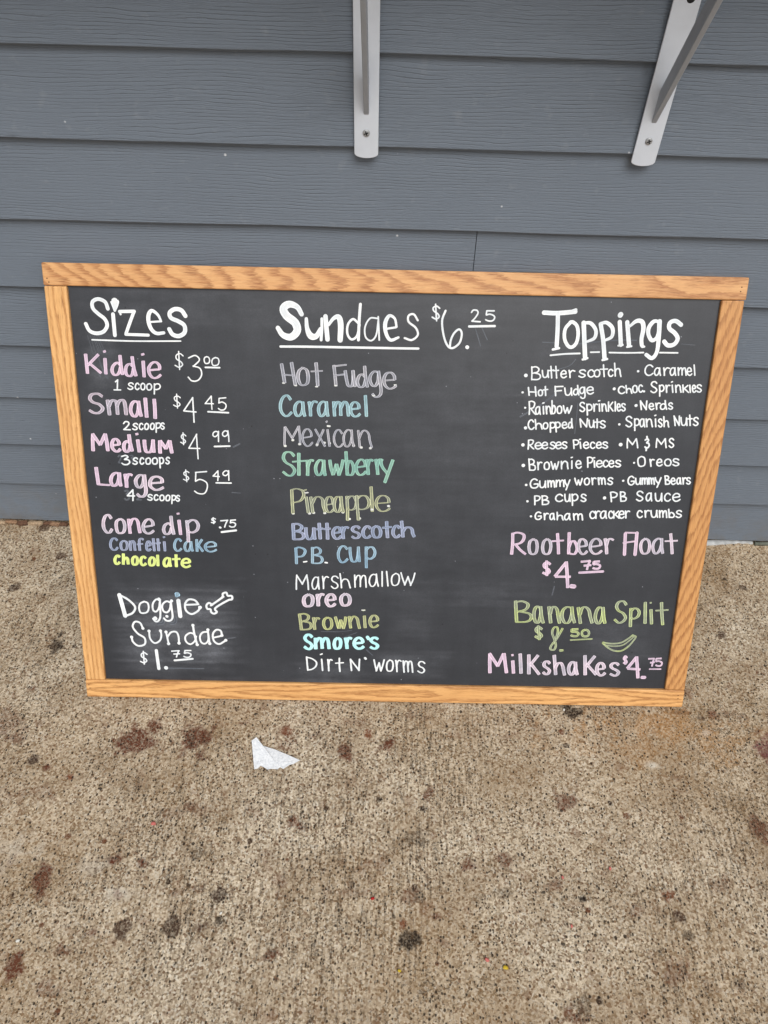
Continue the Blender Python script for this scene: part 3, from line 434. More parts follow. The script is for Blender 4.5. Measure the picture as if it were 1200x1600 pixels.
LINES = [
('white',[],[((1029,7444,990,7556,877,7601,778,7552,776,7447,855,7361,960,7275,993,7169,923,7065,798,7032,683,7074,630,7189),(61,60,60,60,61,61,61,61,61,62,61,61),None),((1154,7574,1155,7563,1153,7499,1144,7416),(107,149,110,43),None),((1109,7357,1112,7006),(63,63),None),((1225,7404,1476,7412),(54,54),None),((1228,7400,1239,7358),(36,36),None),((1472,7409,1389,7231,1306,7037),(54,54,54),None),((1300,7026,1687,7020),(49,49),None),((1754,7242,1922,7256),(32,32),None),((1922,7256,1871,7364,1776,7429,1717,7361,1708,7237,1749,7117,1832,7053,1957,7065),(36,47,57,68,68,65,58,51),None),((2342,7353,2275,7446,2167,7462,2077,7400,2095,7316,2210,7265,2312,7196,2313,7081,2214,7016,2105,7041,2052,7129),(70,70,70,70,70,70,70,71,71,71,70),None),((715,6923,1090,6918,1511,6916,2236,6932),(25,25,25,25),None)]),
('pink',[('K',(568,6347,814,6358,580,6676,824,6686),58,32,None),('i',(872,6339,926,6347,885,6604,938,6613),58,32,None),('d',(1007,6328,1197,6340,1020,6657,1209,6669),58,32,None),('d',(1250,6317,1429,6320,1237,6646,1415,6649),58,32,None),('i',(1529,6307,1592,6311,1541,6573,1604,6576),58,32,None),('e',(1648,6296,1857,6295,1658,6562,1866,6561),58,32,None)],[]),
('white',[('$',(2109,6448,2249,6446,2127,6757,2267,6756),21,21,None),('3',(2330,6254,2564,6261,2356,6689,2588,6696),23,23,None),('0',(2624,6559,2718,6559,2624,6677,2719,6677),21,21,None),('0',(2754,6525,2879,6531,2758,6661,2882,6668),21,21,None)],[((2639,6493,2887,6493),(28,28),None)]),
('white',[('1',(1019,6069,1135,6069,1039,6245,1155,6244),23,23,None),('s',(1263,6086,1353,6086,1275,6197,1366,6196),23,23,None),('c',(1391,6084,1458,6084,1401,6195,1468,6194),23,23,None),('o',(1491,6082,1563,6087,1495,6193,1566,6197),23,23,None),('o',(1594,6080,1680,6080,1599,6191,1685,6191),23,23,None),('p',(1713,6011,1818,6017,1735,6188,1838,6194),23,23,None)],[]),
('lilac',[('S',(548,5649,803,5663,553,5986,806,6002),64,35,None),('m',(885,5624,1200,5634,894,5887,1206,5897),64,35,None),('a',(1285,5604,1469,5615,1282,5867,1465,5879),64,35,'pink'),('l',(1515,5594,1591,5605,1526,5933,1601,5944),64,35,'pink'),('l',(1665,5584,1743,5582,1682,5923,1759,5921),64,35,'pink')],[]),
('white',[('$',(2043,5770,2165,5768,2056,6016,2176,6014),20,20,None),('4',(2219,5532,2434,5526,2229,5965,2441,5959),24,24,None),('4',(2601,5759,2747,5763,2608,5989,2754,5994),21,21,None),('5',(2836,5752,2972,5757,2835,5966,2971,5972),22,22,None)],[((2649,5719,3009,5708),(28,28),None)]),
('white',[('2',(1130,5365,1251,5366,1141,5508,1260,5509),24,24,None),('s',(1292,5370,1377,5372,1305,5480,1389,5482),24,24,None),('c',(1411,5375,1477,5376,1418,5485,1483,5486),24,24,None),('o',(1506,5378,1572,5377,1517,5488,1582,5487),24,24,None),('o',(1606,5382,1674,5380,1619,5492,1687,5490),24,24,None),('p',(1702,5332,1782,5338,1718,5496,1798,5500),24,24,None),('s',(1801,5389,1857,5392,1803,5499,1859,5502),24,24,None)],[]),
('pink',[('M',(552,4973,819,4980,556,5273,820,5280),65,36,None),('e',(901,4970,1047,4967,893,5192,1039,5190),65,36,None),('d',(1109,4966,1258,4978,1103,5266,1250,5278),65,36,None),('i',(1348,4964,1412,4968,1342,5187,1406,5191),65,36,None),('u',(1474,4959,1644,4969,1485,5182,1653,5192),65,36,None),('M',(1756,4954,1962,4957,1752,5177,1957,5180),65,36,None)],[]),
('white',[('$',(2130,5110,2222,5116,2144,5325,2234,5330),20,20,None),('4',(2272,4854,2466,4864,2278,5298,2472,5309),22,22,None),('9',(2702,5176,2811,5182,2717,5367,2826,5373),22,22,None),('9',(2885,5179,2997,5187,2885,5378,2996,5386),22,22,None)],[((2734,5094,3009,5107),(29,29),None)]),
('white',[('3',(1051,4728,1189,4729,1059,4894,1195,4896),26,26,None),('s',(1249,4735,1328,4740,1260,4851,1340,4856),26,26,None),('c',(1377,4740,1444,4744,1384,4856,1451,4861),26,26,None),('o',(1480,4744,1565,4744,1490,4860,1575,4861),26,26,None),('o',(1601,4748,1690,4748,1608,4864,1696,4864),26,26,None),('p',(1731,4679,1801,4676,1736,4869,1806,4867),26,26,None),('s',(1842,4757,1907,4761,1852,4873,1917,4879),26,26,None)],[]),
('pink',[('L',(574,4341,796,4337,574,4661,795,4659),66,34,'pink'),('a',(817,4324,1001,4328,836,4568,1019,4573),67,34,'pink'),('r',(1087,4306,1217,4305,1090,4550,1220,4550),67,35,'pink'),('g',(1262,4125,1452,4137,1274,4534,1462,4546),67,35,'pale_pink'),('e',(1528,4267,1773,4270,1530,4512,1774,4516),67,35,'pale_pink')],[]),
('white',[('$',(2143,4423,2246,4432,2147,4648,2249,4655),20,20,None),('5',(2333,4207,2567,4212,2337,4618,2568,4623),23,23,None),('4',(2679,4465,2790,4464,2693,4645,2804,4643),22,22,None),('9',(2855,4464,2966,4471,2867,4649,2978,4656),22,22,None)],[((2735,4421,3006,4422),(27,27),None)]),
('white',[('4',(1089,4050,1224,4056,1109,4251,1243,4258),27,27,None),('s',(1467,4066,1553,4068,1472,4173,1556,4173),25,25,None),('c',(1587,4064,1657,4069,1592,4171,1661,4175),25,25,None),('o',(1689,4063,1767,4064,1695,4170,1772,4170),25,25,None),('o',(1796,4061,1869,4066,1810,4168,1882,4172),25,25,None),('p',(1900,4009,1971,4010,1919,4167,1988,4167),25,25,None),('s',(1991,4059,2050,4062,1998,4166,2056,4168),25,25,None)],[]),
('pale_pink',[('C',(606,3422,765,3422,620,3769,777,3769),61,32,'pale_pink'),('o',(841,3421,1005,3418,849,3696,1011,3694),61,32,'pale_pink'),('n',(1085,3419,1280,3431,1091,3694,1284,3707),61,32,'pink'),('e',(1339,3418,1534,3424,1359,3693,1552,3700),61,32,'pale_pink'),('d',(1720,3416,1908,3417,1726,3763,1913,3764),61,32,'pale_pink'),('i',(1997,3416,2061,3414,1990,3692,2053,3689),61,32,'pink'),('p',(2148,3275,2360,3289,2164,3689,2373,3703),61,32,'pale_pink')],[]),
('white',[('$',(2611,3638,2686,3642,2615,3752,2691,3756),22,22,None),('7',(2779,3571,2906,3576,2789,3706,2915,3710),24,24,None),('5',(2945,3580,3053,3584,2953,3714,3061,3719),24,24,None)],[((2764,3569,2778,3564),(37,37),None),((2794,3477,3063,3517),(37,37),None)]),
('periwinkle',[('C',(703,3080,842,3087,712,3309,849,3315),49,27,None),('o',(898,3081,1020,3084,903,3266,1024,3269),49,27,None),('n',(1070,3081,1163,3085,1083,3267,1176,3271),49,27,None),('f',(1198,3081,1326,3090,1202,3310,1330,3319),49,27,None),('e',(1376,3082,1455,3085,1386,3267,1464,3270),49,27,None),('t',(1492,3082,1551,3084,1488,3322,1547,3325),49,27,None),('t',(1559,3082,1647,3086,1560,3322,1648,3327),49,27,None),('i',(1695,3082,1743,3086,1699,3268,1747,3273),49,27,None),('C',(1898,3084,2029,3091,1907,3321,2038,3328),49,27,'blue'),('a',(2093,3084,2239,3090,2094,3275,2239,3281),49,27,'blue'),('K',(2314,3085,2426,3093,2323,3321,2435,3329),49,27,'blue'),('e',(2476,3084,2688,3093,2475,3275,2687,3284),49,27,'blue')],[]),
('lime',[('C',(761,2802,850,2806,777,2969,867,2973),57,40,None),('h',(913,2798,1014,2806,935,3011,1037,3019),57,40,None),('o',(1092,2793,1186,2796,1101,2960,1196,2964),57,40,None),('C',(1248,2789,1349,2795,1250,2956,1352,2962),57,40,None),('o',(1408,2785,1503,2787,1423,2952,1518,2954),57,40,None),('l',(1547,2783,1588,2787,1560,2996,1601,3000),57,40,None),('a',(1680,2777,1810,2776,1689,2944,1820,2944),57,40,None),('t',(1837,2773,1984,2777,1851,3009,1999,3013),57,40,None),('e',(2023,2767,2175,2770,2030,2935,2183,2937),57,40,None)],[]),
('white',[('o',(1141,1799,1324,1807,1163,2042,1345,2050),33,33,None),('g',(1380,1634,1545,1644,1420,2094,1582,2103),34,34,None),('g',(1587,1658,1787,1654,1596,2064,1793,2060),35,35,None)],[((794,2176,872,1740),(76,77),None),((800,2172,946,2087,1074,1938,1021,1809,876,1740),(40,40,40,40,41),None),((1443,1704,1453,1695),(77,68),None),((1540,2103,1544,2099),(67,58),None),((1667,1751,1676,1747),(54,54),None),((1778,2076,1782,2071),(58,58),None),((1896,2203,1882,2175),(111,58),'blue'),((1911,2083,1930,1756),(76,77),None),((2029,1992,2287,2009),(36,36),None),((2287,2009,2227,2089,2110,2106,2035,2016,2044,1876,2147,1803,2269,1869,2315,1940),(38,38,38,38,38,38,38,38),None),((2316,1947,2308,1928),(72,58),None),((2525,1991,2742,2158,2763,2239,2832,2263,2855,2199,2931,2196,2933,2127,2851,2102,2609,1939,2633,1860,2578,1821,2525,1851,2513,1913,2454,1919,2440,1989,2492,2044,2554,2003),(38,38,38,38,38,38,38,38,38,38,38,38,38,38,38,38,38),None),((2554,2003,2786,2175),(20,20),None),((1191,1486,1145,1599,1050,1621,998,1513,1085,1372,1208,1279,1203,1147,1076,1109,980,1191,960,1291),(36,36,36,36,36,37,37,37,37,37),None),((1189,1486,1193,1484),(59,59),None),((958,1296,962,1294),(59,59),None),((1303,1432,1308,1429),(59,59),None),((1525,1441,1529,1439),(59,59),None),((1631,1419,1635,1417),(59,59),None),((1665,1169,1670,1166),(60,60),None),((1868,1185,1873,1182),(60,60),None),((2159,1572,2163,1570),(59,59),None),((2219,1156,2223,1153),(60,60),None),((2441,1478,2445,1476),(59,59),None),((2464,1185,2468,1182),(60,60),None),((2707,1365,2711,1362),(59,59),None),((2778,1263,2783,1261),(59,59),None),((1306,1432,1316,1270,1396,1175,1497,1225,1537,1334,1529,1441),(34,34,34,34,34,34),None),((1633,1419,1668,1169),(34,34),None),((1648,1300,1726,1409,1824,1423,1867,1340,1871,1185),(34,34,34,34,34),None),((2179,1383,2093,1405,2003,1331,2008,1223,2091,1165,2182,1239,2209,1335),(34,34,34,34,34,34,34),None),((2161,1572,2179,1383,2221,1156),(39,39,39),None),((2441,1436,2343,1422,2285,1337,2301,1217,2375,1183,2444,1268,2443,1478),(34,34,34,34,34,34,34),None),((2443,1478,2466,1185),(34,34),None),((2555,1318,2713,1360),(34,34),None),((2713,1360,2691,1464,2606,1482,2537,1390,2552,1246,2647,1181,2769,1251),(36,36,36,36,37,37,37),None)]),
('white',[('$',(1089,709,1216,714,1109,990,1234,995),27,27,None),('7x',(1714,878,1855,882,1719,1012,1860,1017),27,27,None),('5',(1946,882,2081,881,1957,1031,2091,1030),27,27,None)],[((1418,1019,1442,622),(60,61),None),((1582,644,1588,642),(75,75),None),((1761,809,2118,851),(39,39),None)]),
('white',[],[((4321,7421,4247,7540,4110,7583,4012,7508,4065,7392,4209,7278,4241,7143,4136,7039,3997,7071,3912,7187),(75,88,115,129,136,137,130,117,96,75),None),((4400,7349,4415,7181,4477,7063,4571,7065,4641,7185),(55,75,110,89,62),None),((4666,7354,4665,7186,4651,6999),(48,48,48),None),((4728,7396,4745,7188,4762,7011),(75,75,76),None),((4780,7256,4867,7365,4953,7387,4988,7260,4979,7006),(48,61,89,96,90),None),((5283,7300,5195,7359,5110,7263,5104,7110,5174,7020,5267,7080,5311,7267),(38,38,38,38,38,38,38),None),((5321,7608,5303,7334,5293,7012),(47,48,48),None),((5610,7380,5489,7378,5405,7235,5417,7066,5512,7006,5598,7103,5628,7341),(27,27,27,28,28,28,27),None),((5627,7408,5641,7206,5652,7019),(27,27,28),None),((5763,7208,5936,7239),(34,34),None),((5943,7246,5911,7380,5817,7428,5750,7309,5764,7141,5844,7023,5982,7070),(38,41,54,68,62,55,38),None),((6303,7361,6231,7460,6145,7435,6148,7334,6273,7236,6312,7118,6210,7031,6087,7062),(34,34,34,34,34,34,34,34),None),((3951,6875,4448,6882,5427,6885,6330,6889),(38,38,38,38),None)]),
('white',[('$',(6552,7359,6679,7356,6540,7637,6666,7636),25,25,None),('2',(7228,7362,7372,7361,7208,7551,7352,7550),25,25,None),('5',(7463,7377,7614,7377,7448,7546,7599,7546),25,25,None)],[((6771,7531,6719,7363,6754,7127,6824,6958,6914,6908,7032,6996,7066,7150,7020,7227,6937,7165,6883,7044,6871,6924),(34,34,34,35,35,35,34,34,34,34,35),None),((7168,6931,7175,6927),(62,62),None),((7185,7278,7625,7294),(38,38),None)]),
('grey',[('H',(3985,6223,4195,6217,3961,6609,4168,6603),58,23,None),('o',(4254,6220,4432,6222,4241,6520,4418,6522),58,23,None),('t',(4475,6216,4689,6223,4463,6602,4674,6609),58,23,None),('F',(4884,6216,5115,6229,4859,6571,5088,6586),54,25,None),('u',(5098,6212,5241,6214,5071,6488,5212,6490),55,25,None),('d',(5292,6207,5468,6209,5265,6563,5440,6566),55,25,None),('g',(5532,6035,5719,6047,5490,6477,5674,6490),55,25,None),('e',(5750,6195,5967,6192,5730,6471,5945,6469),55,25,None)],[]),
('aqua',[('C',(3932,5669,4126,5664,3928,6032,4121,6028),55,30,None),('a',(4184,5673,4362,5674,4178,5927,4355,5929),56,30,None),('r',(4442,5677,4590,5688,4435,5932,4583,5942),56,30,None),('a',(4600,5680,4775,5682,4599,5934,4772,5937),56,30,None),('m',(4872,5684,5126,5692,4869,5939,5122,5947),56,30,None),('e',(5176,5690,5338,5687,5160,5944,5321,5942),56,30,None),('l',(5418,5694,5478,5696,5401,6056,5460,6060),55,30,None)],[]),
('grey',[('M',(3984,5142,4275,5157,3986,5476,4274,5493),38,22,None),('e',(4320,5140,4495,5141,4309,5445,4482,5446),38,22,None),('x',(4541,5138,4716,5133,4537,5443,4710,5438),38,22,None),('i',(4774,5138,4814,5140,4744,5443,4784,5445),38,22,None),('c',(4879,5135,5037,5132,4864,5440,5020,5437),38,22,None),('a',(5053,5133,5238,5144,5037,5438,5221,5449),38,22,None),('n',(5329,5130,5550,5134,5304,5435,5522,5439),38,22,None)],[]),
('green',[('S',(3955,4583,4179,4583,3938,5017,4160,5016),59,29,None),('t',(4113,4588,4361,4590,4127,5000,4372,5002),59,29,None),('r',(4385,4595,4502,4605,4393,4875,4508,4885),60,29,None),('a',(4542,4601,4725,4601,4538,4880,4720,4880),60,29,None),('w',(4792,4608,5040,4614,4797,4888,5043,4893),60,29,None),('b',(5109,4618,5235,4617,5089,5051,5214,5049),59,29,None),('e',(5269,4623,5456,4627,5272,4902,5457,4906),60,29,None),('r',(5482,4629,5598,4632,5464,4908,5579,4910),60,29,None),('r',(5655,4634,5781,4639,5631,4913,5756,4918),60,29,None),('y',(5731,4490,5964,4490,5708,4916,5937,4915),60,29,None)],[((3977,6250,4008,6248),(23,23),'dotw'),((4188,6211,4219,6210),(23,23),'dotw'),((4554,6199,4586,6198),(23,23),'dotw'),((4888,6225,4919,6224),(23,23),'dotw'),((5437,6240,5468,6239),(23,23),'dotw'),((5553,6063,5585,6061),(24,24),'dotw'),((5931,6256,5962,6255),(23,23),'dotw')]),
('pale_yellow',[('P',(4105,3874,4329,3888,4102,4334,4324,4348),55,18,None),('i',(4360,3884,4443,3887,4334,4181,4417,4184),55,18,None),('n',(4473,3891,4716,3904,4454,4188,4695,4201),55,18,None),('e',(4722,3901,4874,3901,4717,4198,4867,4197),55,18,None),('a',(4891,3909,5055,3907,4869,4206,5031,4204),55,18,None),('p',(5115,3754,5290,3752,5113,4216,5285,4214),55,18,None),('p',(5310,3763,5540,3768,5288,4226,5515,4230),55,18,None),('l',(5554,3938,5605,3943,5531,4397,5582,4402),55,18,None),('e',(5652,3946,5912,3944,5639,4242,5898,4241),55,18,None)],[]),
('periwinkle',[('B',(4115,3359,4315,3359,4118,3667,4317,3668),63,35,None),('u',(4358,3369,4519,3371,4354,3593,4515,3595),63,35,None),('t',(4560,3377,4680,3380,4547,3685,4666,3689),63,35,None),('t',(4692,3383,4824,3383,4683,3691,4814,3692),63,35,None),('e',(4860,3391,5010,3395,4858,3615,5008,3620),63,35,None),('r',(5038,3398,5170,3397,5019,3622,5151,3622),63,35,None),('s',(5209,3406,5364,3414,5200,3630,5353,3639),63,35,None),('c',(5415,3415,5558,3418,5414,3639,5556,3643),63,35,None),('o',(5604,3423,5752,3429,5582,3647,5729,3654),63,35,None),('t',(5781,3431,5958,3436,5763,3738,5939,3744),63,35,None),('c',(5974,3439,6101,3443,5966,3663,6092,3668),63,35,None),('h',(6146,3447,6369,3459,6127,3754,6349,3767),63,35,None)],[]),
('blue',[('P',(4162,2872,4338,2874,4164,3203,4338,3205),52,26,None),('B',(4462,2890,4654,2888,4476,3209,4666,3207),52,26,None),('C',(4960,2920,5138,2931,4953,3238,5129,3248),52,28,None),('u',(5190,2931,5357,2941,5176,3225,5341,3235),52,28,None),('p',(5473,2821,5641,2824,5476,3238,5641,3240),52,29,None)],[((4308,2918,4366,2927),(26,26),'white'),((4712,2914,4751,2910),(29,29),'white')]),
('white',[('M',(4165,2353,4397,2363,4157,2643,4388,2653),28,22,None),('a',(4460,2370,4602,2369,4468,2616,4609,2614),28,22,None),('r',(4666,2384,4782,2387,4662,2629,4776,2632),28,22,None),('s',(4829,2395,4961,2395,4824,2640,4956,2641),28,22,None),('h',(5011,2408,5190,2413,4994,2698,5172,2704),28,22,None),('m',(5271,2427,5492,2425,5272,2671,5491,2670),28,22,None),('a',(5555,2444,5725,2453,5541,2689,5708,2698),28,22,None),('l',(5777,2456,5805,2460,5774,2745,5802,2749),28,22,None),('l',(5882,2463,5917,2468,5856,2752,5891,2757),28,22,None),('o',(5964,2471,6115,2482,5966,2716,6116,2726),28,22,None),('w',(6150,2486,6411,2485,6144,2731,6403,2730),28,22,None)],[]),
('pale_pink',[('o',(4299,2010,4473,2010,4305,2251,4479,2252),71,42,None),('r',(4562,2020,4689,2030,4561,2261,4689,2270),71,42,None),('e',(4733,2026,4905,2025,4734,2267,4906,2266),71,41,None),('o',(5015,2037,5187,2047,5004,2278,5175,2288),71,41,None)],[]),
('olive',[('B',(4235,1514,4446,1521,4215,1851,4425,1858),57,27,None),('r',(4494,1528,4610,1526,4484,1775,4600,1773),57,27,None),('o',(4684,1541,4840,1538,4678,1788,4834,1785),57,27,None),('w',(4921,1557,5120,1559,4901,1804,5100,1806),57,27,None),('n',(5193,1574,5376,1571,5171,1820,5353,1817),57,27,None),('i',(5446,1587,5512,1593,5435,1834,5501,1839),57,27,None),('e',(5572,1597,5736,1596,5568,1843,5731,1842),57,27,None)],[]),
('aqua2',[('S',(4307,1108,4462,1108,4303,1409,4456,1408),68,48,None),('m',(4515,1113,4784,1119,4514,1344,4781,1349),68,48,None),('o',(4881,1122,5011,1125,4886,1353,5015,1354),68,48,None),('r',(5120,1128,5238,1134,5104,1359,5221,1364),68,48,None),('e',(5280,1133,5465,1139,5265,1363,5449,1368),68,48,None),('s',(5590,1141,5740,1150,5582,1371,5731,1379),68,48,None)],[((5529,1386,5548,1352),(65,65),None)]),
('white',[('D',(4347,646,4538,652,4347,929,4537,935),32,25,None),('i',(4629,644,4678,645,4620,887,4668,889),32,25,None),('r',(4769,641,4852,646,4759,884,4841,890),32,25,None),('t',(4914,637,5069,634,4909,921,5064,918),32,25,None),('N',(5208,659,5392,661,5200,902,5383,905),32,25,None),('w',(5660,658,5863,657,5662,901,5864,901),32,25,None),('o',(5913,653,6039,657,5913,896,6038,901),32,25,None),('r',(6107,648,6209,652,6090,891,6192,896),32,25,None),('m',(6252,642,6431,640,6235,885,6413,884),32,25,None),('s',(6530,635,6668,634,6523,879,6661,879),32,25,None)],[((5487,935,5502,917),(46,46),None)]),
('white',[],[((8449,7533,8681,7529,8981,7560),(74,74,74),None),((8933,7570,8988,7590),(51,51),None),((8687,7520,8704,7267,8713,6976),(70,70,71),None),((8651,6920,8757,6946),(40,40),None),((8920,7387,8835,7269,8838,7107,8909,6987,8982,6969,9047,7041,9065,7181,9033,7320,8955,7387,8908,7379),(58,59,59,59,59,59,59,59,58,58),None),((9141,7380,9177,7114,9223,6786),(75,75,76),None),((9182,6761,9264,6787),(38,38),None),((9158,7380,9266,7371,9361,7257,9350,7129,9236,7068),(47,61,61,57,42),None),((9433,7363,9504,7097,9561,6781),(70,71,72),None),((9527,6759,9607,6779),(38,38),None),((9443,7379,9537,7388,9642,7298,9645,7158,9533,7093),(47,61,66,57,42),None),((9759,7530,9749,7514),(84,84),None),((9754,7408,9816,7022),(70,71),None),((9777,7009,9852,7022),(33,33),None),((9885,7406,9961,7013),(70,71),None),((9928,6989,10003,7004),(33,33),None),((9935,7338,10044,7428,10141,7412,10174,7297,10162,7134,10184,7017,10227,7000),(42,65,75,75,66,62,33),None),((10449,7418,10341,7427,10266,7322,10273,7206,10345,7110,10422,7163,10449,7326),(37,65,70,66,66,57,61),None),((10436,7429,10456,7140,10453,6917,10382,6809,10274,6866),(79,71,66,67,62),None),((10811,7379,10708,7442,10617,7410,10617,7317,10723,7238,10783,7147,10736,7052,10630,7031,10557,7095),(70,70,70,70,70,71,71,71,71),None),((8618,6821,8861,6849,9124,6864),(29,29,29),None),((9310,6887,9458,6894),(26,26),None),((9632,6889,9963,6891,10222,6901),(26,26,26),None),((10502,6906,10815,6908),(26,26),None)]),
('white',[('B',(8320,6395,8476,6398,8310,6619,8466,6622),25,23,None),('u',(8513,6437,8618,6441,8499,6559,8605,6563),25,23,None),('t',(8626,6431,8717,6436,8598,6632,8690,6637),25,23,None),('t',(8715,6435,8801,6433,8688,6636,8773,6634),25,23,None),('e',(8832,6441,8926,6444,8825,6563,8920,6566),25,23,None),('r',(8980,6448,9079,6447,8963,6570,9064,6570),25,23,None),('s',(9147,6456,9260,6460,9139,6579,9253,6582),25,23,None),('c',(9306,6464,9405,6463,9295,6586,9396,6586),25,23,None),('o',(9417,6469,9511,6470,9405,6592,9499,6593),25,23,None),('t',(9523,6475,9650,6476,9495,6675,9623,6676),25,23,None),('c',(9662,6481,9740,6482,9649,6603,9727,6604),25,23,None),('h',(9773,6487,9879,6484,9745,6710,9851,6708),25,23,None)],[((8216,6468,8222,6468),(61,61),None)]),
('white',[('C',(10297,6511,10436,6516,10279,6688,10418,6693),25,23,None),('a',(10464,6515,10570,6517,10450,6643,10556,6644),25,23,None),('r',(10624,6519,10723,6522,10610,6647,10710,6649),25,23,None),('a',(10735,6522,10835,6525,10718,6650,10818,6653),25,23,None),('m',(10875,6526,11011,6528,10859,6654,10996,6656),25,23,None),('e',(11034,6530,11114,6528,11009,6658,11090,6656),25,23,None),('l',(11148,6533,11176,6529,11116,6710,11144,6706),25,23,None)],[((10167,6580,10173,6580),(39,39),None)]),
('white',[('H',(8286,6110,8426,6113,8279,6273,8419,6276),26,23,None),('o',(8466,6121,8538,6119,8459,6223,8532,6221),26,23,None),('t',(8550,6126,8631,6132,8535,6281,8617,6287),26,23,None),('F',(8755,6126,8898,6128,8742,6289,8885,6291),26,23,None),('u',(8932,6139,9052,6139,8919,6263,9040,6263),26,23,None),('d',(9083,6150,9178,6149,9061,6313,9156,6312),26,23,None),('g',(9202,6089,9297,6090,9179,6283,9275,6284),26,23,None),('e',(9315,6169,9430,6169,9306,6293,9421,6292),26,23,None)],[((8182,6172,8188,6172),(36,36),None)]),
('white',[('c',(9871,6188,9980,6188,9853,6312,9962,6312),26,23,None),('h',(10008,6199,10103,6199,9987,6328,10083,6328),26,23,None),('o',(10122,6208,10198,6210,10103,6332,10179,6334),26,23,None),('c',(10226,6216,10292,6221,10204,6340,10271,6345),26,23,None),('S',(10437,6215,10546,6223,10410,6400,10519,6408),26,23,None),('p',(10594,6158,10672,6162,10572,6344,10651,6347),26,23,None),('r',(10704,6223,10771,6228,10686,6347,10753,6352),26,23,None),('i',(10805,6226,10833,6228,10782,6350,10810,6352),26,23,None),('n',(10872,6228,10967,6232,10852,6352,10947,6355),26,23,None),('K',(10999,6232,11099,6232,10982,6356,11084,6355),26,23,None),('l',(11113,6235,11142,6233,11091,6359,11119,6356),26,23,None),('e',(11167,6237,11225,6235,11144,6361,11203,6359),26,23,None),('s',(11243,6239,11324,6245,11222,6363,11303,6368),26,23,None)],[((9783,6267,9788,6267),(50,50),None),((10310,6233,10316,6233),(36,36),None)]),
('white',[('R',(8331,5787,8446,5787,8309,6018,8424,6017),26,23,None),('a',(8444,5793,8531,5793,8431,5925,8519,5925),26,24,None),('i',(8565,5799,8599,5802,8556,5931,8590,5934),26,24,None),('n',(8633,5804,8714,5804,8616,5936,8698,5935),26,24,None),('b',(8729,5809,8791,5816,8712,6040,8774,6047),26,23,None),('o',(8822,5815,8904,5817,8812,5947,8893,5947),26,24,None),('w',(8927,5822,9073,5821,8920,5954,9067,5953),26,24,None),('S',(9224,5855,9314,5860,9201,6015,9290,6020),26,23,None),('p',(9355,5798,9445,5795,9333,5986,9424,5983),26,24,None),('r',(9467,5865,9532,5870,9453,5991,9519,5996),26,23,None),('i',(9552,5868,9586,5868,9538,5994,9572,5994),26,23,None),('n',(9614,5871,9693,5870,9595,5997,9673,5996),26,23,None),('K',(9722,5875,9806,5877,9709,6035,9794,6037),26,23,None),('l',(9829,5879,9863,5876,9817,6039,9851,6036),26,23,None),('e',(9883,5882,9941,5880,9863,6008,9923,6005),26,23,None),('s',(9959,5885,10026,5884,9941,6011,10010,6010),26,23,None)],[((8247,5903,8253,5903),(34,34),None)]),
('white',[('N',(10296,5911,10406,5913,10273,6065,10383,6066),26,23,None),('e',(10446,5917,10527,5916,10429,6026,10510,6024),26,23,None),('r',(10567,5922,10640,5926,10547,6030,10620,6035),26,23,None),('d',(10643,5925,10753,5928,10617,6079,10727,6081),26,23,None),('s',(10785,5930,10857,5932,10768,6039,10841,6041),26,23,None)],[((10199,5982,10205,5983),(51,51),None)]),
('white',[('C',(8337,5519,8439,5520,8316,5687,8418,5688),26,24,None),('h',(8465,5526,8581,5530,8444,5694,8560,5697),26,24,None),('o',(8598,5533,8680,5536,8592,5644,8675,5646),26,24,None),('p',(8726,5476,8814,5475,8716,5650,8804,5649),26,24,None),('p',(8831,5482,8913,5485,8806,5656,8889,5658),26,24,None),('e',(8934,5551,9022,5554,8923,5661,9010,5663),26,24,None),('d',(9047,5557,9121,5559,9029,5724,9102,5727),26,24,None),('N',(9251,5577,9382,5584,9239,5724,9370,5730),26,24,None),('u',(9417,5575,9505,5577,9400,5703,9488,5704),26,24,None),('t',(9508,5573,9605,5573,9496,5729,9592,5728),26,24,None),('s',(9617,5572,9705,5573,9598,5699,9685,5699),26,24,None)],[((8280,5543,8286,5543),(54,54),None)]),
('white',[('S',(10071,5602,10178,5607,10041,5781,10149,5786),26,24,None),('p',(10227,5536,10309,5536,10207,5744,10290,5743),26,24,None),('a',(10321,5607,10406,5606,10298,5746,10383,5744),26,24,None),('n',(10435,5609,10537,5609,10413,5748,10516,5747),26,24,None),('i',(10583,5613,10611,5614,10563,5751,10592,5752),26,24,None),('s',(10646,5614,10714,5612,10623,5753,10692,5750),26,24,None),('h',(10740,5616,10828,5613,10719,5794,10807,5791),26,24,None),('N',(10928,5642,11024,5643,10899,5810,10995,5810),26,24,None),('u',(11050,5645,11152,5644,11028,5784,11131,5782),26,24,None),('t',(11164,5647,11246,5647,11135,5832,11218,5832),26,24,None),('s',(11264,5649,11351,5652,11246,5788,11334,5790),26,24,None)],[((9943,5641,9948,5641),(40,40),None)]),
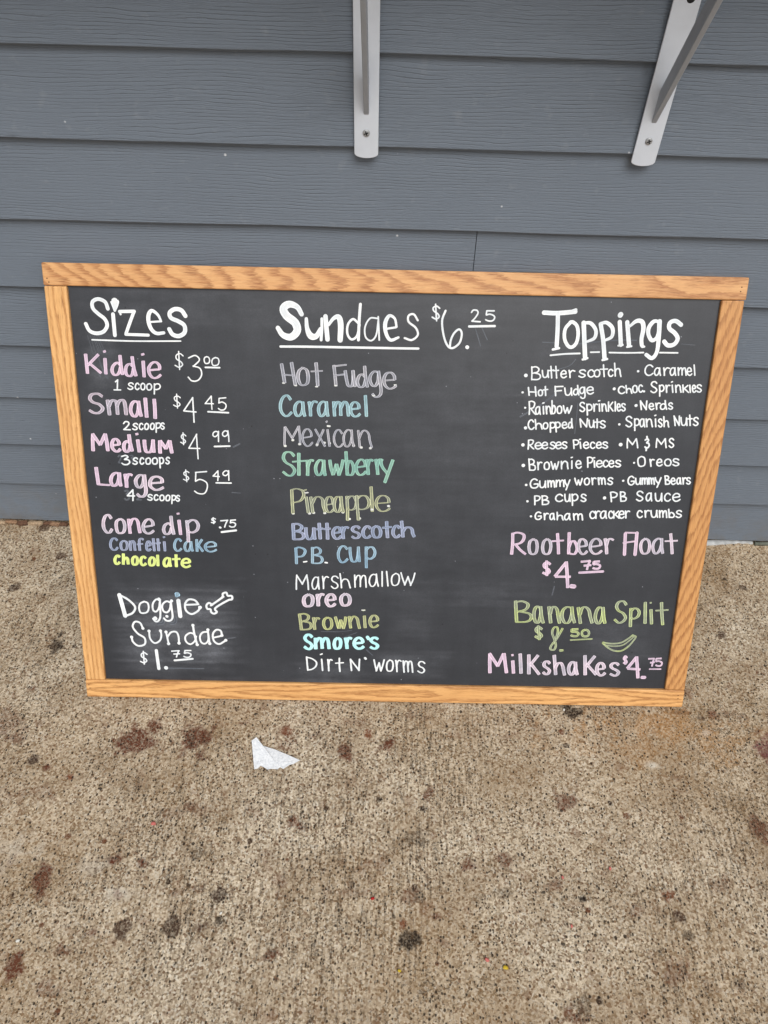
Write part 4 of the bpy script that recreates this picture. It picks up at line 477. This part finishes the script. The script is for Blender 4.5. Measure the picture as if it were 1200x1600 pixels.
('white',[('R',(8358,5161,8461,5166,8351,5326,8455,5330),26,24,None),('e',(8485,5166,8596,5170,8477,5284,8589,5287),26,24,None),('e',(8608,5170,8711,5176,8597,5289,8700,5293),26,24,None),('s',(8751,5176,8840,5181,8743,5294,8831,5299),26,24,None),('e',(8852,5179,8955,5184,8844,5298,8946,5301),26,24,None),('s',(8972,5184,9055,5188,8958,5302,9040,5306),26,24,None),('P',(9173,5189,9265,5188,9155,5348,9246,5346),26,24,None),('i',(9288,5192,9317,5191,9271,5305,9300,5302),26,24,None),('e',(9354,5194,9448,5198,9339,5307,9434,5310),26,24,None),('c',(9478,5198,9557,5197,9462,5311,9543,5309),26,24,None),('e',(9584,5201,9672,5204,9574,5314,9662,5316),26,24,None),('s',(9698,5205,9787,5204,9681,5317,9769,5316),26,24,None)],[((8257,5235,8263,5235),(58,58),None)]),
('white',[('M',(10137,5220,10326,5223,10111,5385,10300,5387),26,24,None),('3',(10454,5222,10528,5228,10439,5384,10512,5390),29,29,None),('M',(10653,5238,10834,5240,10634,5397,10814,5398),26,24,None),('S',(10883,5246,10968,5247,10860,5405,10945,5405),26,24,None)],[((10006,5277,10012,5277),(64,64),None),((10462,5432,10474,5382),(32,32),None),((10481,5228,10481,5178),(32,32),None)]),
('white',[('B',(8408,4774,8521,4770,8388,4977,8501,4974),27,24,None),('r',(8561,4783,8636,4788,8550,4921,8625,4925),27,24,None),('o',(8677,4791,8772,4790,8667,4929,8762,4927),27,24,None),('w',(8804,4800,8936,4801,8791,4938,8924,4938),27,24,None),('n',(8985,4811,9109,4814,8975,4949,9099,4951),27,24,None),('i',(9159,4820,9190,4824,9151,4958,9182,4961),27,24,None),('e',(9254,4828,9349,4829,9235,4966,9329,4966),27,24,None),('P',(9455,4847,9547,4849,9443,5032,9535,5033),27,24,None),('i',(9570,4851,9599,4852,9556,4971,9585,4971),27,24,None),('e',(9619,4854,9723,4859,9609,4974,9712,4979),27,24,None),('c',(9744,4858,9824,4864,9730,4979,9811,4983),27,24,None),('e',(9842,4862,9934,4862,9829,4983,9921,4982),27,24,None),('s',(9957,4867,10055,4869,9947,4987,10045,4988),27,24,None)],[((8291,4859,8297,4859),(61,61),None)]),
('white',[('O',(10371,4879,10503,4888,10340,5064,10472,5072),27,24,None),('r',(10593,4889,10668,4892,10570,5015,10645,5017),27,24,None),('e',(10708,4896,10806,4901,10691,5022,10788,5027),27,24,None),('o',(10852,4904,10964,4904,10833,5029,10946,5030),27,24,None),('s',(10996,4911,11108,4912,10975,5037,11087,5036),27,24,None)],[((10287,4947,10292,4947),(35,35),None)]),
('white',[('G',(8454,4440,8597,4442,8441,4610,8583,4611),27,25,None),('u',(8623,4451,8733,4452,8615,4573,8725,4574),27,25,None),('m',(8774,4462,8896,4464,8761,4584,8883,4585),27,25,None),('m',(8919,4473,9062,4479,8914,4595,9056,4600),27,25,None),('y',(9079,4416,9169,4420,9067,4604,9158,4607),27,25,None),('w',(9260,4514,9394,4515,9246,4639,9380,4639),27,25,None),('o',(9435,4520,9525,4522,9425,4645,9515,4647),27,25,None),('r',(9574,4525,9650,4525,9555,4650,9630,4649),27,25,None),('m',(9691,4530,9816,4535,9672,4655,9796,4659),27,25,None),('s',(9856,4536,9946,4536,9847,4661,9937,4660),27,25,None)],[((8371,4496,8376,4496),(44,44),None)]),
('white',[('G',(10228,4535,10341,4536,10213,4693,10326,4693),27,25,None),('u',(10367,4543,10457,4548,10354,4659,10444,4663),27,25,None),('m',(10483,4550,10582,4554,10469,4666,10567,4670),27,25,None),('m',(10605,4557,10703,4556,10588,4673,10687,4671),27,25,None),('y',(10729,4498,10834,4501,10705,4680,10809,4683),27,25,None),('B',(10905,4559,10990,4560,10879,4717,10963,4717),27,25,None),('e',(11013,4562,11089,4561,10994,4678,11070,4676),27,25,None),('a',(11118,4566,11193,4568,11099,4682,11174,4682),27,25,None),('r',(11225,4569,11286,4573,11208,4685,11269,4688),27,25,None),('s',(11292,4571,11362,4577,11274,4687,11343,4692),27,25,None)],[((10128,4610,10134,4610),(38,38),None)]),
('white',[('P',(8555,4124,8652,4132,8546,4291,8642,4297),27,25,None),('B',(8693,4127,8813,4132,8682,4294,8801,4298),27,25,None),('C',(8938,4191,9067,4197,8925,4327,9053,4332),27,25,None),('u',(9108,4196,9204,4199,9093,4332,9189,4334),27,25,None),('p',(9244,4124,9349,4127,9227,4336,9332,4339),27,25,None),('s',(9401,4205,9497,4204,9384,4341,9480,4339),27,25,None)],[((8417,4187,8423,4187),(42,42),None)]),
('white',[('P',(9950,4212,10070,4214,9923,4391,10042,4391),27,25,None),('B',(10126,4219,10231,4225,10106,4398,10210,4402),27,25,None),('S',(10418,4238,10538,4238,10399,4416,10519,4417),27,25,None),('a',(10594,4239,10699,4239,10581,4387,10686,4387),27,25,None),('u',(10761,4239,10884,4239,10745,4387,10867,4386),27,25,None),('c',(10932,4240,11037,4245,10916,4388,11021,4392),27,25,None),('e',(11079,4241,11214,4248,11065,4389,11199,4395),27,25,None)],[((9825,4277,9831,4277),(57,57),None)]),
('white',[('G',(8589,3839,8705,3844,8580,3981,8695,3987),28,25,None),('r',(8755,3841,8832,3843,8747,3959,8824,3962),28,25,None),('a',(8864,3843,8950,3845,8850,3960,8935,3963),28,25,None),('h',(8992,3844,9104,3844,8984,3987,9096,3987),28,25,None),('a',(9131,3846,9237,3849,9125,3964,9231,3967),28,25,None),('m',(9299,3848,9465,3848,9286,3966,9451,3967),28,25,None),('C',(9601,3879,9693,3879,9585,4015,9675,4015),28,25,None),('r',(9699,3883,9781,3888,9685,4019,9768,4025),28,25,None),('a',(9793,3887,9905,3889,9783,4023,9895,4026),28,25,None),('C',(9946,3892,10023,3890,9929,4028,10005,4027),28,25,None),('K',(10035,3896,10135,3898,10022,4031,10121,4035),28,25,None),('e',(10132,3899,10229,3899,10119,4035,10215,4036),28,25,None),('r',(10250,3903,10327,3902,10238,4039,10314,4039),28,25,None),('C',(10470,3918,10562,3918,10452,4048,10542,4049),28,25,None),('r',(10612,3921,10695,3926,10597,4050,10679,4056),28,25,None),('u',(10730,3923,10842,3927,10709,4053,10820,4057),28,25,None),('m',(10878,3926,11014,3926,10864,4056,10998,4057),28,25,None),('b',(11055,3930,11152,3932,11026,4084,11123,4087),28,25,None),('s',(11185,3932,11285,3937,11170,4062,11270,4067),28,25,None)],[((8504,3900,8510,3900),(39,39),None)]),
('pink',[('R',(8201,3151,8468,3155,8179,3572,8445,3576),58,31,'pink'),('o',(8530,3159,8684,3162,8504,3455,8657,3459),58,31,'pale_pink'),('o',(8779,3165,8933,3164,8766,3461,8918,3462),58,31,'pale_pink'),('t',(8968,3170,9187,3177,8923,3570,9141,3578),58,31,'pink'),('b',(9258,3177,9421,3173,9237,3598,9400,3594),58,31,'pink'),('e',(9459,3182,9622,3179,9415,3478,9577,3475),58,31,'pale_pink'),('e',(9669,3187,9891,3194,9640,3483,9861,3490),58,31,'pale_pink'),('r',(9962,3195,10122,3192,9919,3491,10079,3489),58,31,'pale_pink'),('o',(10618,3208,10780,3214,10589,3504,10750,3511),55,31,'pale_pink'),('a',(10843,3213,11037,3221,10816,3509,11008,3517),55,31,'pale_pink'),('t',(11081,3218,11318,3222,11019,3614,11253,3619),55,31,'pale_pink')],[((10287,3597,10316,3186),(58,59),None),((10285,3619,10505,3617),(30,30),None),((10269,3417,10489,3453),(31,31),None),((10499,3617,10514,3190),(61,62),None)]),
('pink',[('$',(8821,2724,8958,2737,8805,3027,8941,3038),47,47,None),('4',(9079,2488,9370,2504,9023,2999,9312,3017),63,44,None),('7x',(9534,2861,9709,2869,9518,3036,9693,3045),40,40,None),('5',(9755,2891,9888,2896,9735,3034,9867,3039),40,40,None)],[((9380,2530,9435,2525),(82,82),None),((9505,2806,9950,2841),(44,44),None)]),
('lime2',[('B',(8375,1757,8680,1764,8341,2196,8643,2202),63,29,None),('a',(8740,1759,8914,1757,8687,2094,8860,2091),64,29,None),('n',(9046,1760,9229,1756,8992,2095,9174,2090),64,29,None),('a',(9285,1760,9526,1769,9229,2095,9468,2102),64,29,None),('n',(9610,1761,9852,1773,9551,2096,9791,2106),64,29,None),('a',(9916,1763,10102,1774,9876,2097,10060,2107),64,29,None),('S',(10281,1787,10500,1798,10257,2226,10474,2236),58,29,None),('p',(10586,1706,10747,1721,10568,2087,10727,2100),58,29,None),('l',(10843,1778,10898,1793,10805,2218,10860,2231),58,29,None),('i',(10976,1776,11023,1770,10933,2081,10980,2074),58,29,None),('t',(11085,1769,11331,1766,11018,2231,11262,2228),58,29,None)],[]),
('lime2',[('$',(8786,1399,8922,1402,8758,1691,8893,1693),47,47,None),('8',(9055,1177,9327,1191,9022,1664,9291,1676),41,29,None),('5',(9472,1486,9616,1488,9450,1633,9594,1635),41,41,None),('0',(9682,1484,9823,1486,9667,1625,9808,1627),41,41,None)],[((9288,1176,9338,1180),(47,41),None),((9469,1403,9886,1436),(26,26),None),((10105,1354,10183,1278,10319,1197,10474,1191,10604,1286,10700,1428,10733,1505),(29,30,30,30,30,29,29),None),((10124,1360,10289,1342,10455,1367,10585,1456,10665,1535),(29,29,29,29,29),None),((10152,1308,10323,1290,10489,1315,10617,1420,10691,1504),(24,24,24,24,23),None),((10108,1354,10137,1348),(53,53),None),((10666,1525,10731,1496),(41,41),None)]),
('pale_pink',[('M',(7948,657,8280,666,7897,1075,8227,1085),66,40,'pink'),('i',(8389,659,8436,663,8361,928,8408,932),66,40,'pink'),('l',(8533,658,8586,670,8493,1076,8546,1090),66,40,'pale_pink'),('K',(8706,655,8918,649,8683,1073,8894,1068),66,40,'pale_pink'),('s',(8998,655,9132,661,8976,924,9109,931),66,40,'pale_pink'),('h',(9233,653,9424,647,9179,1072,9369,1067),66,40,'pale_pink'),('a',(9504,652,9676,653,9471,921,9643,923),67,40,'pale_pink'),('K',(9821,650,10044,665,9781,1069,10001,1085),66,40,'pale_pink'),('e',(10063,649,10223,649,10025,919,10184,920),67,40,'pale_pink'),('s',(10326,648,10498,655,10290,918,10461,925),67,40,'pale_pink')],[]),
('pink',[('$',(10558,897,10625,899,10541,1084,10606,1086),43,43,None),('4',(10676,604,10922,606,10612,1060,10856,1061),63,47,None),('7x',(11048,862,11166,865,11031,1037,11149,1039),33,33,None),('5',(11194,879,11315,882,11165,1040,11286,1041),33,33,None)],[((10956,621,11006,622),(67,67),None),((11079,807,11299,811),(27,27),None)]),
('dotw',[],[((4117,3865,4135,3865),(39,39),None),((4418,3871,4436,3871),(39,39),None),((4495,3884,4513,3885),(39,39),None),((4698,3884,4716,3884),(39,39),None),((5032,3905,5050,3905),(39,39),None),((5153,3779,5171,3779),(39,39),None),((5341,3795,5359,3795),(39,39),None),((5567,3970,5585,3970),(39,39),None),((5870,4044,5888,4044),(39,39),None),((3994,5129,4010,5130),(39,39),None),((4132,5238,4148,5239),(38,38),None),((4251,5167,4267,5168),(38,38),None),((4566,5165,4582,5166),(38,38),None),((4697,5201,4713,5201),(38,38),None),((4787,5192,4803,5193),(38,38),None),((5219,5158,5235,5159),(39,39),None),((5355,5128,5372,5129),(39,39),None),((5520,5119,5536,5120),(39,39),None),((4352,4264,4403,4269),(23,23),None),((4761,5506,4801,5503),(32,32),None),((5413,1953,5469,1952),(22,22),None)]),
('ghost',[('3',(1042,4065,1132,4069,1052,4240,1142,4244),27,27,None),('2',(1260,4068,1353,4069,1264,4165,1357,4166),22,22,None),('2',(985,4754,1048,4755,992,4892,1054,4893),22,22,None),('3',(1185,4772,1261,4775,1203,4902,1278,4904),19,19,None)],[((639,6993,672,6859,705,6679),(7,7,7),None),((685,6994,718,6860,759,6680),(7,7,7),None),((731,6995,764,6861,812,6681),(7,7,7),None),((758,6995,792,6861,847,6682),(7,7,7),None),((795,6996,829,6862,892,6683),(7,7,7),None),((831,6997,865,6863,936,6684),(7,7,7),None),((791,6644,845,6426,924,6262),(18,18,19),None),((688,6533,766,6370,804,6278),(15,15,15),None),((1581,1749,1601,1656,1571,1596,1489,1587),(54,54,54,54),None),((1821,1731,1834,1660,1803,1608,1722,1597),(54,54,54,54),None),((1623,630,1953,635,2326,635),(21,21,21),None),((1053,1228,1423,1243),(11,11),None),((2815,1300,2967,1322),(14,14),None),((854,2004,1390,2021),(16,16),None),((2352,2022,2459,2029),(11,11),None),((7298,7240,7402,6952),(14,14),None),((7408,7259,7511,7057),(14,14),None),((8461,7041,8701,7034),(12,12),None),((8990,7016,9700,7096,10082,7104),(19,19,19),None),((10855,7059,11096,7045),(9,9),None),((8172,5739,8523,5960,8760,6162),(26,25,25),None),((8601,6548,8942,6638,9069,6764),(11,11,11),None),((9175,6001,9174,5659,9170,5457),(11,11,11),None),((9062,2514,9032,2332),(19,19),None),((4987,1335,5319,1473),(10,10),None),((5514,1109,5635,992),(18,18),None),((4630,1485,5010,1488,5223,1523),(10,10,10),None),((3068,5088,3189,5152),(22,22),None),((3011,4243,3169,4234),(12,12),None)])]      # colour, letters (glyph, 4 corners of its box on the panel in 0.1 mm, stem and hairline width), free strokes
INK = {'white': ((250, 252, 252), (238, 243, 246), 0.84), 'pink': ((248, 220, 240), (238, 212, 234), 0.66), 'pale_pink': ((250, 232, 246), (226, 218, 232), 0.58), 'lilac': ((236, 220, 234), (222, 214, 228), 0.5), 'grey': ((236, 234, 242), (218, 220, 232), 0.36), 'blue': ((188, 222, 242), (166, 204, 230), 0.5), 'periwinkle': ((190, 198, 226), (174, 188, 218), 0.5), 'aqua': ((196, 234, 240), (180, 220, 230), 0.5), 'aqua2': ((200, 250, 248), (186, 240, 242), 0.88), 'green': ((174, 222, 198), (154, 206, 190), 0.58), 'lime': ((234, 246, 150), (220, 234, 140), 0.85), 'lime2': ((228, 244, 164), (216, 228, 184), 0.38), 'pale_yellow': ((236, 240, 190), (220, 226, 192), 0.32), 'ghost': ((132, 138, 146), (112, 118, 128), 0.3), 'dotw': ((236, 238, 232), (224, 226, 224), 0.8), 'olive': ((226, 232, 158), (212, 216, 160), 0.46)}
MATS = {k: mat_chalk(k.replace('2','_bright')+'_chalk', *v) for k, v in INK.items()}
def smooth(P, closed=False):
    """Catmull-Rom through the points"""
    P = [np.array(p, float) for p in P]
    if len(P) < 3: 
        n = 5; return [P[0]+(P[1]-P[0])*i/n for i in range(n+1)]
    out = []; n = len(P)
    for i in range(n-1):
        p0 = P[i-1] if i else 2*P[0]-P[1]; p1, p2 = P[i], P[i+1]; p3 = P[i+2] if i+2 < n else 2*P[-1]-P[-2]
        for k in range(5):
            s = k/5; out.append(.5*((2*p1)+(p2-p0)*s+(2*p0-5*p1+4*p2-p3)*s*s+(3*p1-p0-3*p2+p3)*s**3))
    return out+[P[-1]]
class Ink:
    def __init__(s): s.v = []; s.f = []; s.uv = []; s.mi = []; s.k = 0; s.mats = []
    def add(s, pts, wid, col, rnd):
        """ribbon along pts (metres, x y) with per-point width"""
        if col not in s.mats: s.mats.append(col)
        mi = s.mats.index(col); s.k += 1
        P = [np.array(p) for p in pts]
        n = len(P); base = PW+.00030+(s.k % 14)*(.00006 if col != 'ghost' else .00001) - (.00024 if col == 'ghost' else 0)
        L = 0.0; ring = []
        for i, p in enumerate(P):
            d = P[min(i+1,n-1)]-P[max(i-1,0)]; l = np.hypot(*d) or 1e-9; d = d/l; nn = np.array([-d[1], d[0]])
            if i: L += np.hypot(*(P[i]-P[i-1]))
            w = wid[i]/2; z = base+(.00005 if col != 'ghost' else .000006)*i/n
            a, b = len(s.v), len(s.v)+1
            s.v += [(*(p+nn*w), z), (*(p-nn*w), z)]; ring.append((a, b, L, d, nn, w, p, z))
        for (a,b,l0,*_), (c,e,l1,*_) in zip(ring, ring[1:]):
            s.f.append((a, b, e, c)); s.uv.append(((0,l0),(1,l0),(1,l1),(0,l1))); s.mi.append(mi)
        for r, sg in ((ring[0],-1), (ring[-1],1)):
            a, b, l, d, nn, w, p, z = r
            e = 1.0 if rnd else .28; ids = []; uvs = []
            for t in np.linspace(0, math.pi, 7)[1:-1]:
                ids.append(len(s.v)); s.v.append((*(p+nn*w*math.cos(t)+sg*d*w*e*math.sin(t)**(1 if rnd else .4)), z)); uvs.append((0 if rnd is False else .5-.5*math.cos(t), l+sg*w*e*math.sin(t)))
            face = [a]+ids+[b]; u = [(0,l)]+uvs+[(1,l)]
            if sg > 0: face = face[::-1]; u = u[::-1]
            s.f.append(tuple(face)); s.uv.append(tuple(u)); s.mi.append(mi)
    def build(s, name, parent):
        me = bpy.data.meshes.new(name); me.from_pydata(s.v, [], s.f); me.update()
        lay = me.uv_layers.new(name='UVMap'); k = 0
        flip = []
        for fc, u in zip(s.f, s.uv):
            for q in u: lay.data[k].uv = q; k += 1
        me.polygons.foreach_set('material_index', s.mi)
        for c in s.mats: me.materials.append(MATS[c])
        # faces must look outwards
        o = bpy.data.objects.new(name, me); COL.objects.link(o); o.parent = parent
        return o
jit = random.Random(3)
for col, letters, strokes in LINES:
    ink = Ink(); main = col
    for tok, Q, th, tn, c in letters:
        c = c or col; white = c == 'white'
        q = [np.array((Q[i]*1e-4, Q[i+1]*1e-4)) for i in (0,2,4,6)]     # bottom-left, bottom-right, top-left, top-right
        for stn in GL[tok]:
            P = smooth([(x + jit.uniform(-.018,.018), y + jit.uniform(-.012,.012)) for x, y in stn])
            P = [(q[0]*(1-x)+q[1]*x)*(1-y)+(q[2]*(1-x)+q[3]*x)*y for x, y in P]
            wd = []
            for i in range(len(P)):
                d = P[min(i+1,len(P)-1)]-P[max(i-1,0)]; l = np.hypot(*d) or 1e-9
                wd.append((tn+(th-tn)*(abs(d[1])/l)**1.6)*1e-4*jit.uniform(.95,1.05))
            ink.add(P, wd, c, white)
    for pts, wid, c in strokes:
        c = c or col
        P3 = smooth([(pts[2*i]*1e-4, pts[2*i+1]*1e-4, wid[i]*1e-4) for i in range(len(wid))])
        ink.add([p[:2] for p in P3], [p[2] for p in P3], c, True)
    o = ink.build({'ghost':'chalk_smears', 'dotw':'chalk_dots'}.get(col, 'chalk_lettering'), PANEL)
    if col in ('ghost','dotw'): tag(o, kind='stuff')

# ---------------------------------------------------------------- small things on the pavement
def paper():
    P = {'o': (-0.1909, -0.5612), 'low': [(-0.0067, 0.0239), (0.0162, 0.0169), (0.0418, 0.0063), (0.0659, -0.0043), (0.0556, -0.0108), (0.0463, -0.0136), (0.0363, -0.0213), (0.0299, -0.0178), (0.0255, -0.0216), (0.0134, -0.0207), (0.0064, -0.0222), (-0.0014, -0.0175), (-0.0103, -0.014), (-0.0141, 0.0059)], 'flap': [(-0.0296, 0.0303), (-0.0213, 0.037), (-0.0034, 0.0176), (0.0163, -0.0045), (0.0101, -0.0134), (0.001, -0.0174), (-0.0065, -0.0158), (-0.0117, -0.0215), (-0.018, -0.0235), (-0.0229, -0.0007)]}
    t = empty('paper_scrap', (P['o'][0], P['o'][1], 0))
    tag(t, 'torn scrap of damp white paper folded over itself on the concrete', 'paper scrap')
    m = mat_plain('damp_paper', (232,234,236), .85, 0, .1, 260, (196,200,206), .0003)
    def sheet(name, out, z0, lift):
        bm = bmesh.new(); n = len(out); cx = sum(p[0] for p in out)/n; cy = sum(p[1] for p in out)/n
        def zz(x, y): return z0 + .0012 + lift(x, y)
        top = [bm.verts.new((x, y, zz(x,y))) for x, y in out]; mid = [bm.verts.new((cx+(x-cx)*.5, cy+(y-cy)*.5, zz(cx+(x-cx)*.5, cy+(y-cy)*.5)+random.uniform(0,.0012))) for x, y in out]
        c = bm.verts.new((cx, cy, zz(cx,cy)+.0006)); lo = [bm.verts.new((x, y, zz(x,y)-.0004)) for x, y in out]
        for i in range(n):
            j = (i+1)%n
            bm.faces.new((top[i],top[j],mid[j],mid[i])); bm.faces.new((mid[i],mid[j],c)); bm.faces.new((top[j],top[i],lo[i],lo[j]))
        bm.faces.new(lo[::-1]); bmesh.ops.recalc_face_normals(bm, faces=bm.faces[:])
        return obj(name, bm, m, t)
    sheet('lower_layer', P['low'], .0002, lambda x,y: .004*max(0, x/.05))
    sheet('folded_flap', P['flap'], .0022, lambda x,y: .005*max(0, y/.03)+.001)
paper()
def crumb(x, y, r, m, label, cat, group, name, flat=.55, stretch=1.3):
    bm = bmesh.new(); bmesh.ops.create_icosphere(bm, subdivisions=2, radius=1)
    a = random.uniform(0, 3.1); ca, sa = math.cos(a), math.sin(a)
    for v in bm.verts:
        k = 1+random.uniform(-.16,.16); px, py, pz = v.co.x*r*stretch*k, v.co.y*r/stretch**.5*k, v.co.z*r*flat*k
        v.co = (px*ca-py*sa, px*sa+py*ca, pz)
    o = obj(name, bm, m, None, True); o.location = (x, y, r*flat*.55); tag(o, label, cat, group); return o
CR = [('red', 0.019, -0.7994, 0.0036, 'bright red candy crumb on the concrete'), ('yellow', 0.2353, -0.8954, 0.0045, 'larger yellow candy crumb on the concrete'), ('yellow', 0.0652, -0.9041, 0.0032, 'smaller yellow candy crumb on the concrete'), ('pink', -0.375, -0.6872, 0.0048, 'pink crumb below the left brown stains'), ('pink', 0.2063, -0.8853, 0.004, 'pink crumb beside the larger yellow crumb'), ('pink', 0.3451, -0.7573, 0.003, 'small pink crumb right of the dark spots'), ('pink', 0.4297, -0.7405, 0.0032, 'rightmost small pink crumb'), ('pink', 0.3499, -0.8325, 0.003, 'pink crumb below the black gum spot'), ('white', -0.2319, -0.8285, 0.0028, 'white crumb beside a black spot'), ('white', 0.3898, -0.4433, 0.003, 'white crumb close under the bottom rail of the board'), ('white', -0.5521, -0.8773, 0.0035, 'white sliver near the left edge of the picture')]
cm = {k: mat_plain(k+'_candy', v, .8, 0, .2, 400) for k, v in dict(red=(176,22,20), yellow=(206,176,40), pink=(204,112,104), white=(226,224,216)).items()}
for col, x, y, r, label in CR:
    crumb(x, y, r*.78, cm[col], label, 'crumb', 'crumbs dropped on the concrete', 'food_crumb')
# bark chips wedged under the siding at the left
CH = [(-0.9128, 0.0372, 0, 'tan bark chip, leftmost, under the siding left of the board'), (-0.8872, 0.0186, 2, 'pale bark chip, second from the left, under the siding left of the board'), (-0.8646, 0.0279, 0, 'tan bark chip, third from the left, under the siding left of the board'), (-0.8375, 0.0217, 1, 'dark brown bark chip, fourth from the left, under the siding left of the board'), (-0.8073, 0.0341, 2, 'pale bark chip, fifth from the left, under the siding left of the board'), (-0.7786, 0.0186, 1, 'dark brown bark chip, sixth from the left, under the siding left of the board'), (-0.762, 0.0248, 0, 'tan bark chip, seventh from the left, under the siding left of the board'), (-0.7393, 0.0186, 1, 'dark brown bark chip, eighth from the left, under the siding left of the board')]
chm = [mat_plain('bark_chip_%s' % n, c, .9, 0, .35, 180, None, .0008) for n, c in (('tan',(168,132,102)),('brown',(110,78,58)),('pale',(190,164,134)))]
for i, (x, w, k, label) in enumerate(CH):
    bm = bmesh.new(); box(bm, -w/2, w/2, -.006, .004, 0, .0075, .0018, 1)
    for v in bm.verts: v.co += Vector((random.uniform(-.002,.002), random.uniform(-.0015,.0015), random.uniform(-.0012,.0012)))
    o = obj('bark_chip', bm, chm[k]); o.location = (x, -.001+random.uniform(-.002,.001), .0002); o.rotation_euler = (random.uniform(-.1,.1), random.uniform(-.12,.12), random.uniform(-.2,.2))
    tag(o, label, 'bark chip', 'bark chips under the siding left of the board')
# mortar fillet and foam rod at the right
def fillet():
    pts = [(0.6901, 0.0, 0.012, 0.003), (0.7669, 0.0, 0.011, 0.0045), (0.7884, 0.0, 0.0095, 0.005), (0.813, 0.0, 0.008, 0.006), (0.8391, 0.0, 0.0055, 0.0072), (0.8592, 0.0, 0.004, 0.0075), (0.8977, 0.0, 0.004, 0.0068)]
    bm = bmesh.new(); ring = []
    for x, y, w, h in pts:
        ring.append([bm.verts.new(p) for p in ((x, y-w, -.002), (x, y-w*.8, h*.55), (x, y-w*.25, h), (x, y+.004, h), (x, y+.004, -.002))])
    for a, b in zip(ring, ring[1:]):
        for j in range(4): bm.faces.new((a[j], b[j], b[j+1], a[j+1]))
    bm.faces.new(ring[0]); bm.faces.new(ring[-1][::-1]); bmesh.ops.recalc_face_normals(bm, faces=bm.faces[:])
    tag(obj('mortar_fillet', bm, mat_plain('pale_mortar', (188,190,190), .9, 0, .15, 90, (150,152,152), .0008)), 'pale grey mortar strip along the foot of the wall right of the board', 'mortar strip')
    bm = bmesh.new(); n = 10; x0, x1, r = pts[-1][0]+.003, pts[-1][0]+.9, .0048; rr = []
    for i in range(13):
        x = x0+(x1-x0)*i/12; rr.append([bm.verts.new((x, -.004+r*math.cos(2*math.pi*j/n), .0068+.0008*math.sin(i*1.3)+r*math.sin(2*math.pi*j/n))) for j in range(n)])
    for a, b in zip(rr, rr[1:]):
        for j in range(n): bm.faces.new((a[j], b[j], b[(j+1)%n], a[(j+1)%n]))
    bm.faces.new(rr[0]); bm.faces.new(rr[-1][::-1]); bmesh.ops.recalc_face_normals(bm, faces=bm.faces[:])
    tag(obj('backer_rod', bm, mat_plain('grey_foam', (120,124,112), .95, 0, .25, 120), None, True), 'grey green foam rod in the joint at the foot of the wall, far right', 'foam rod')
fillet()
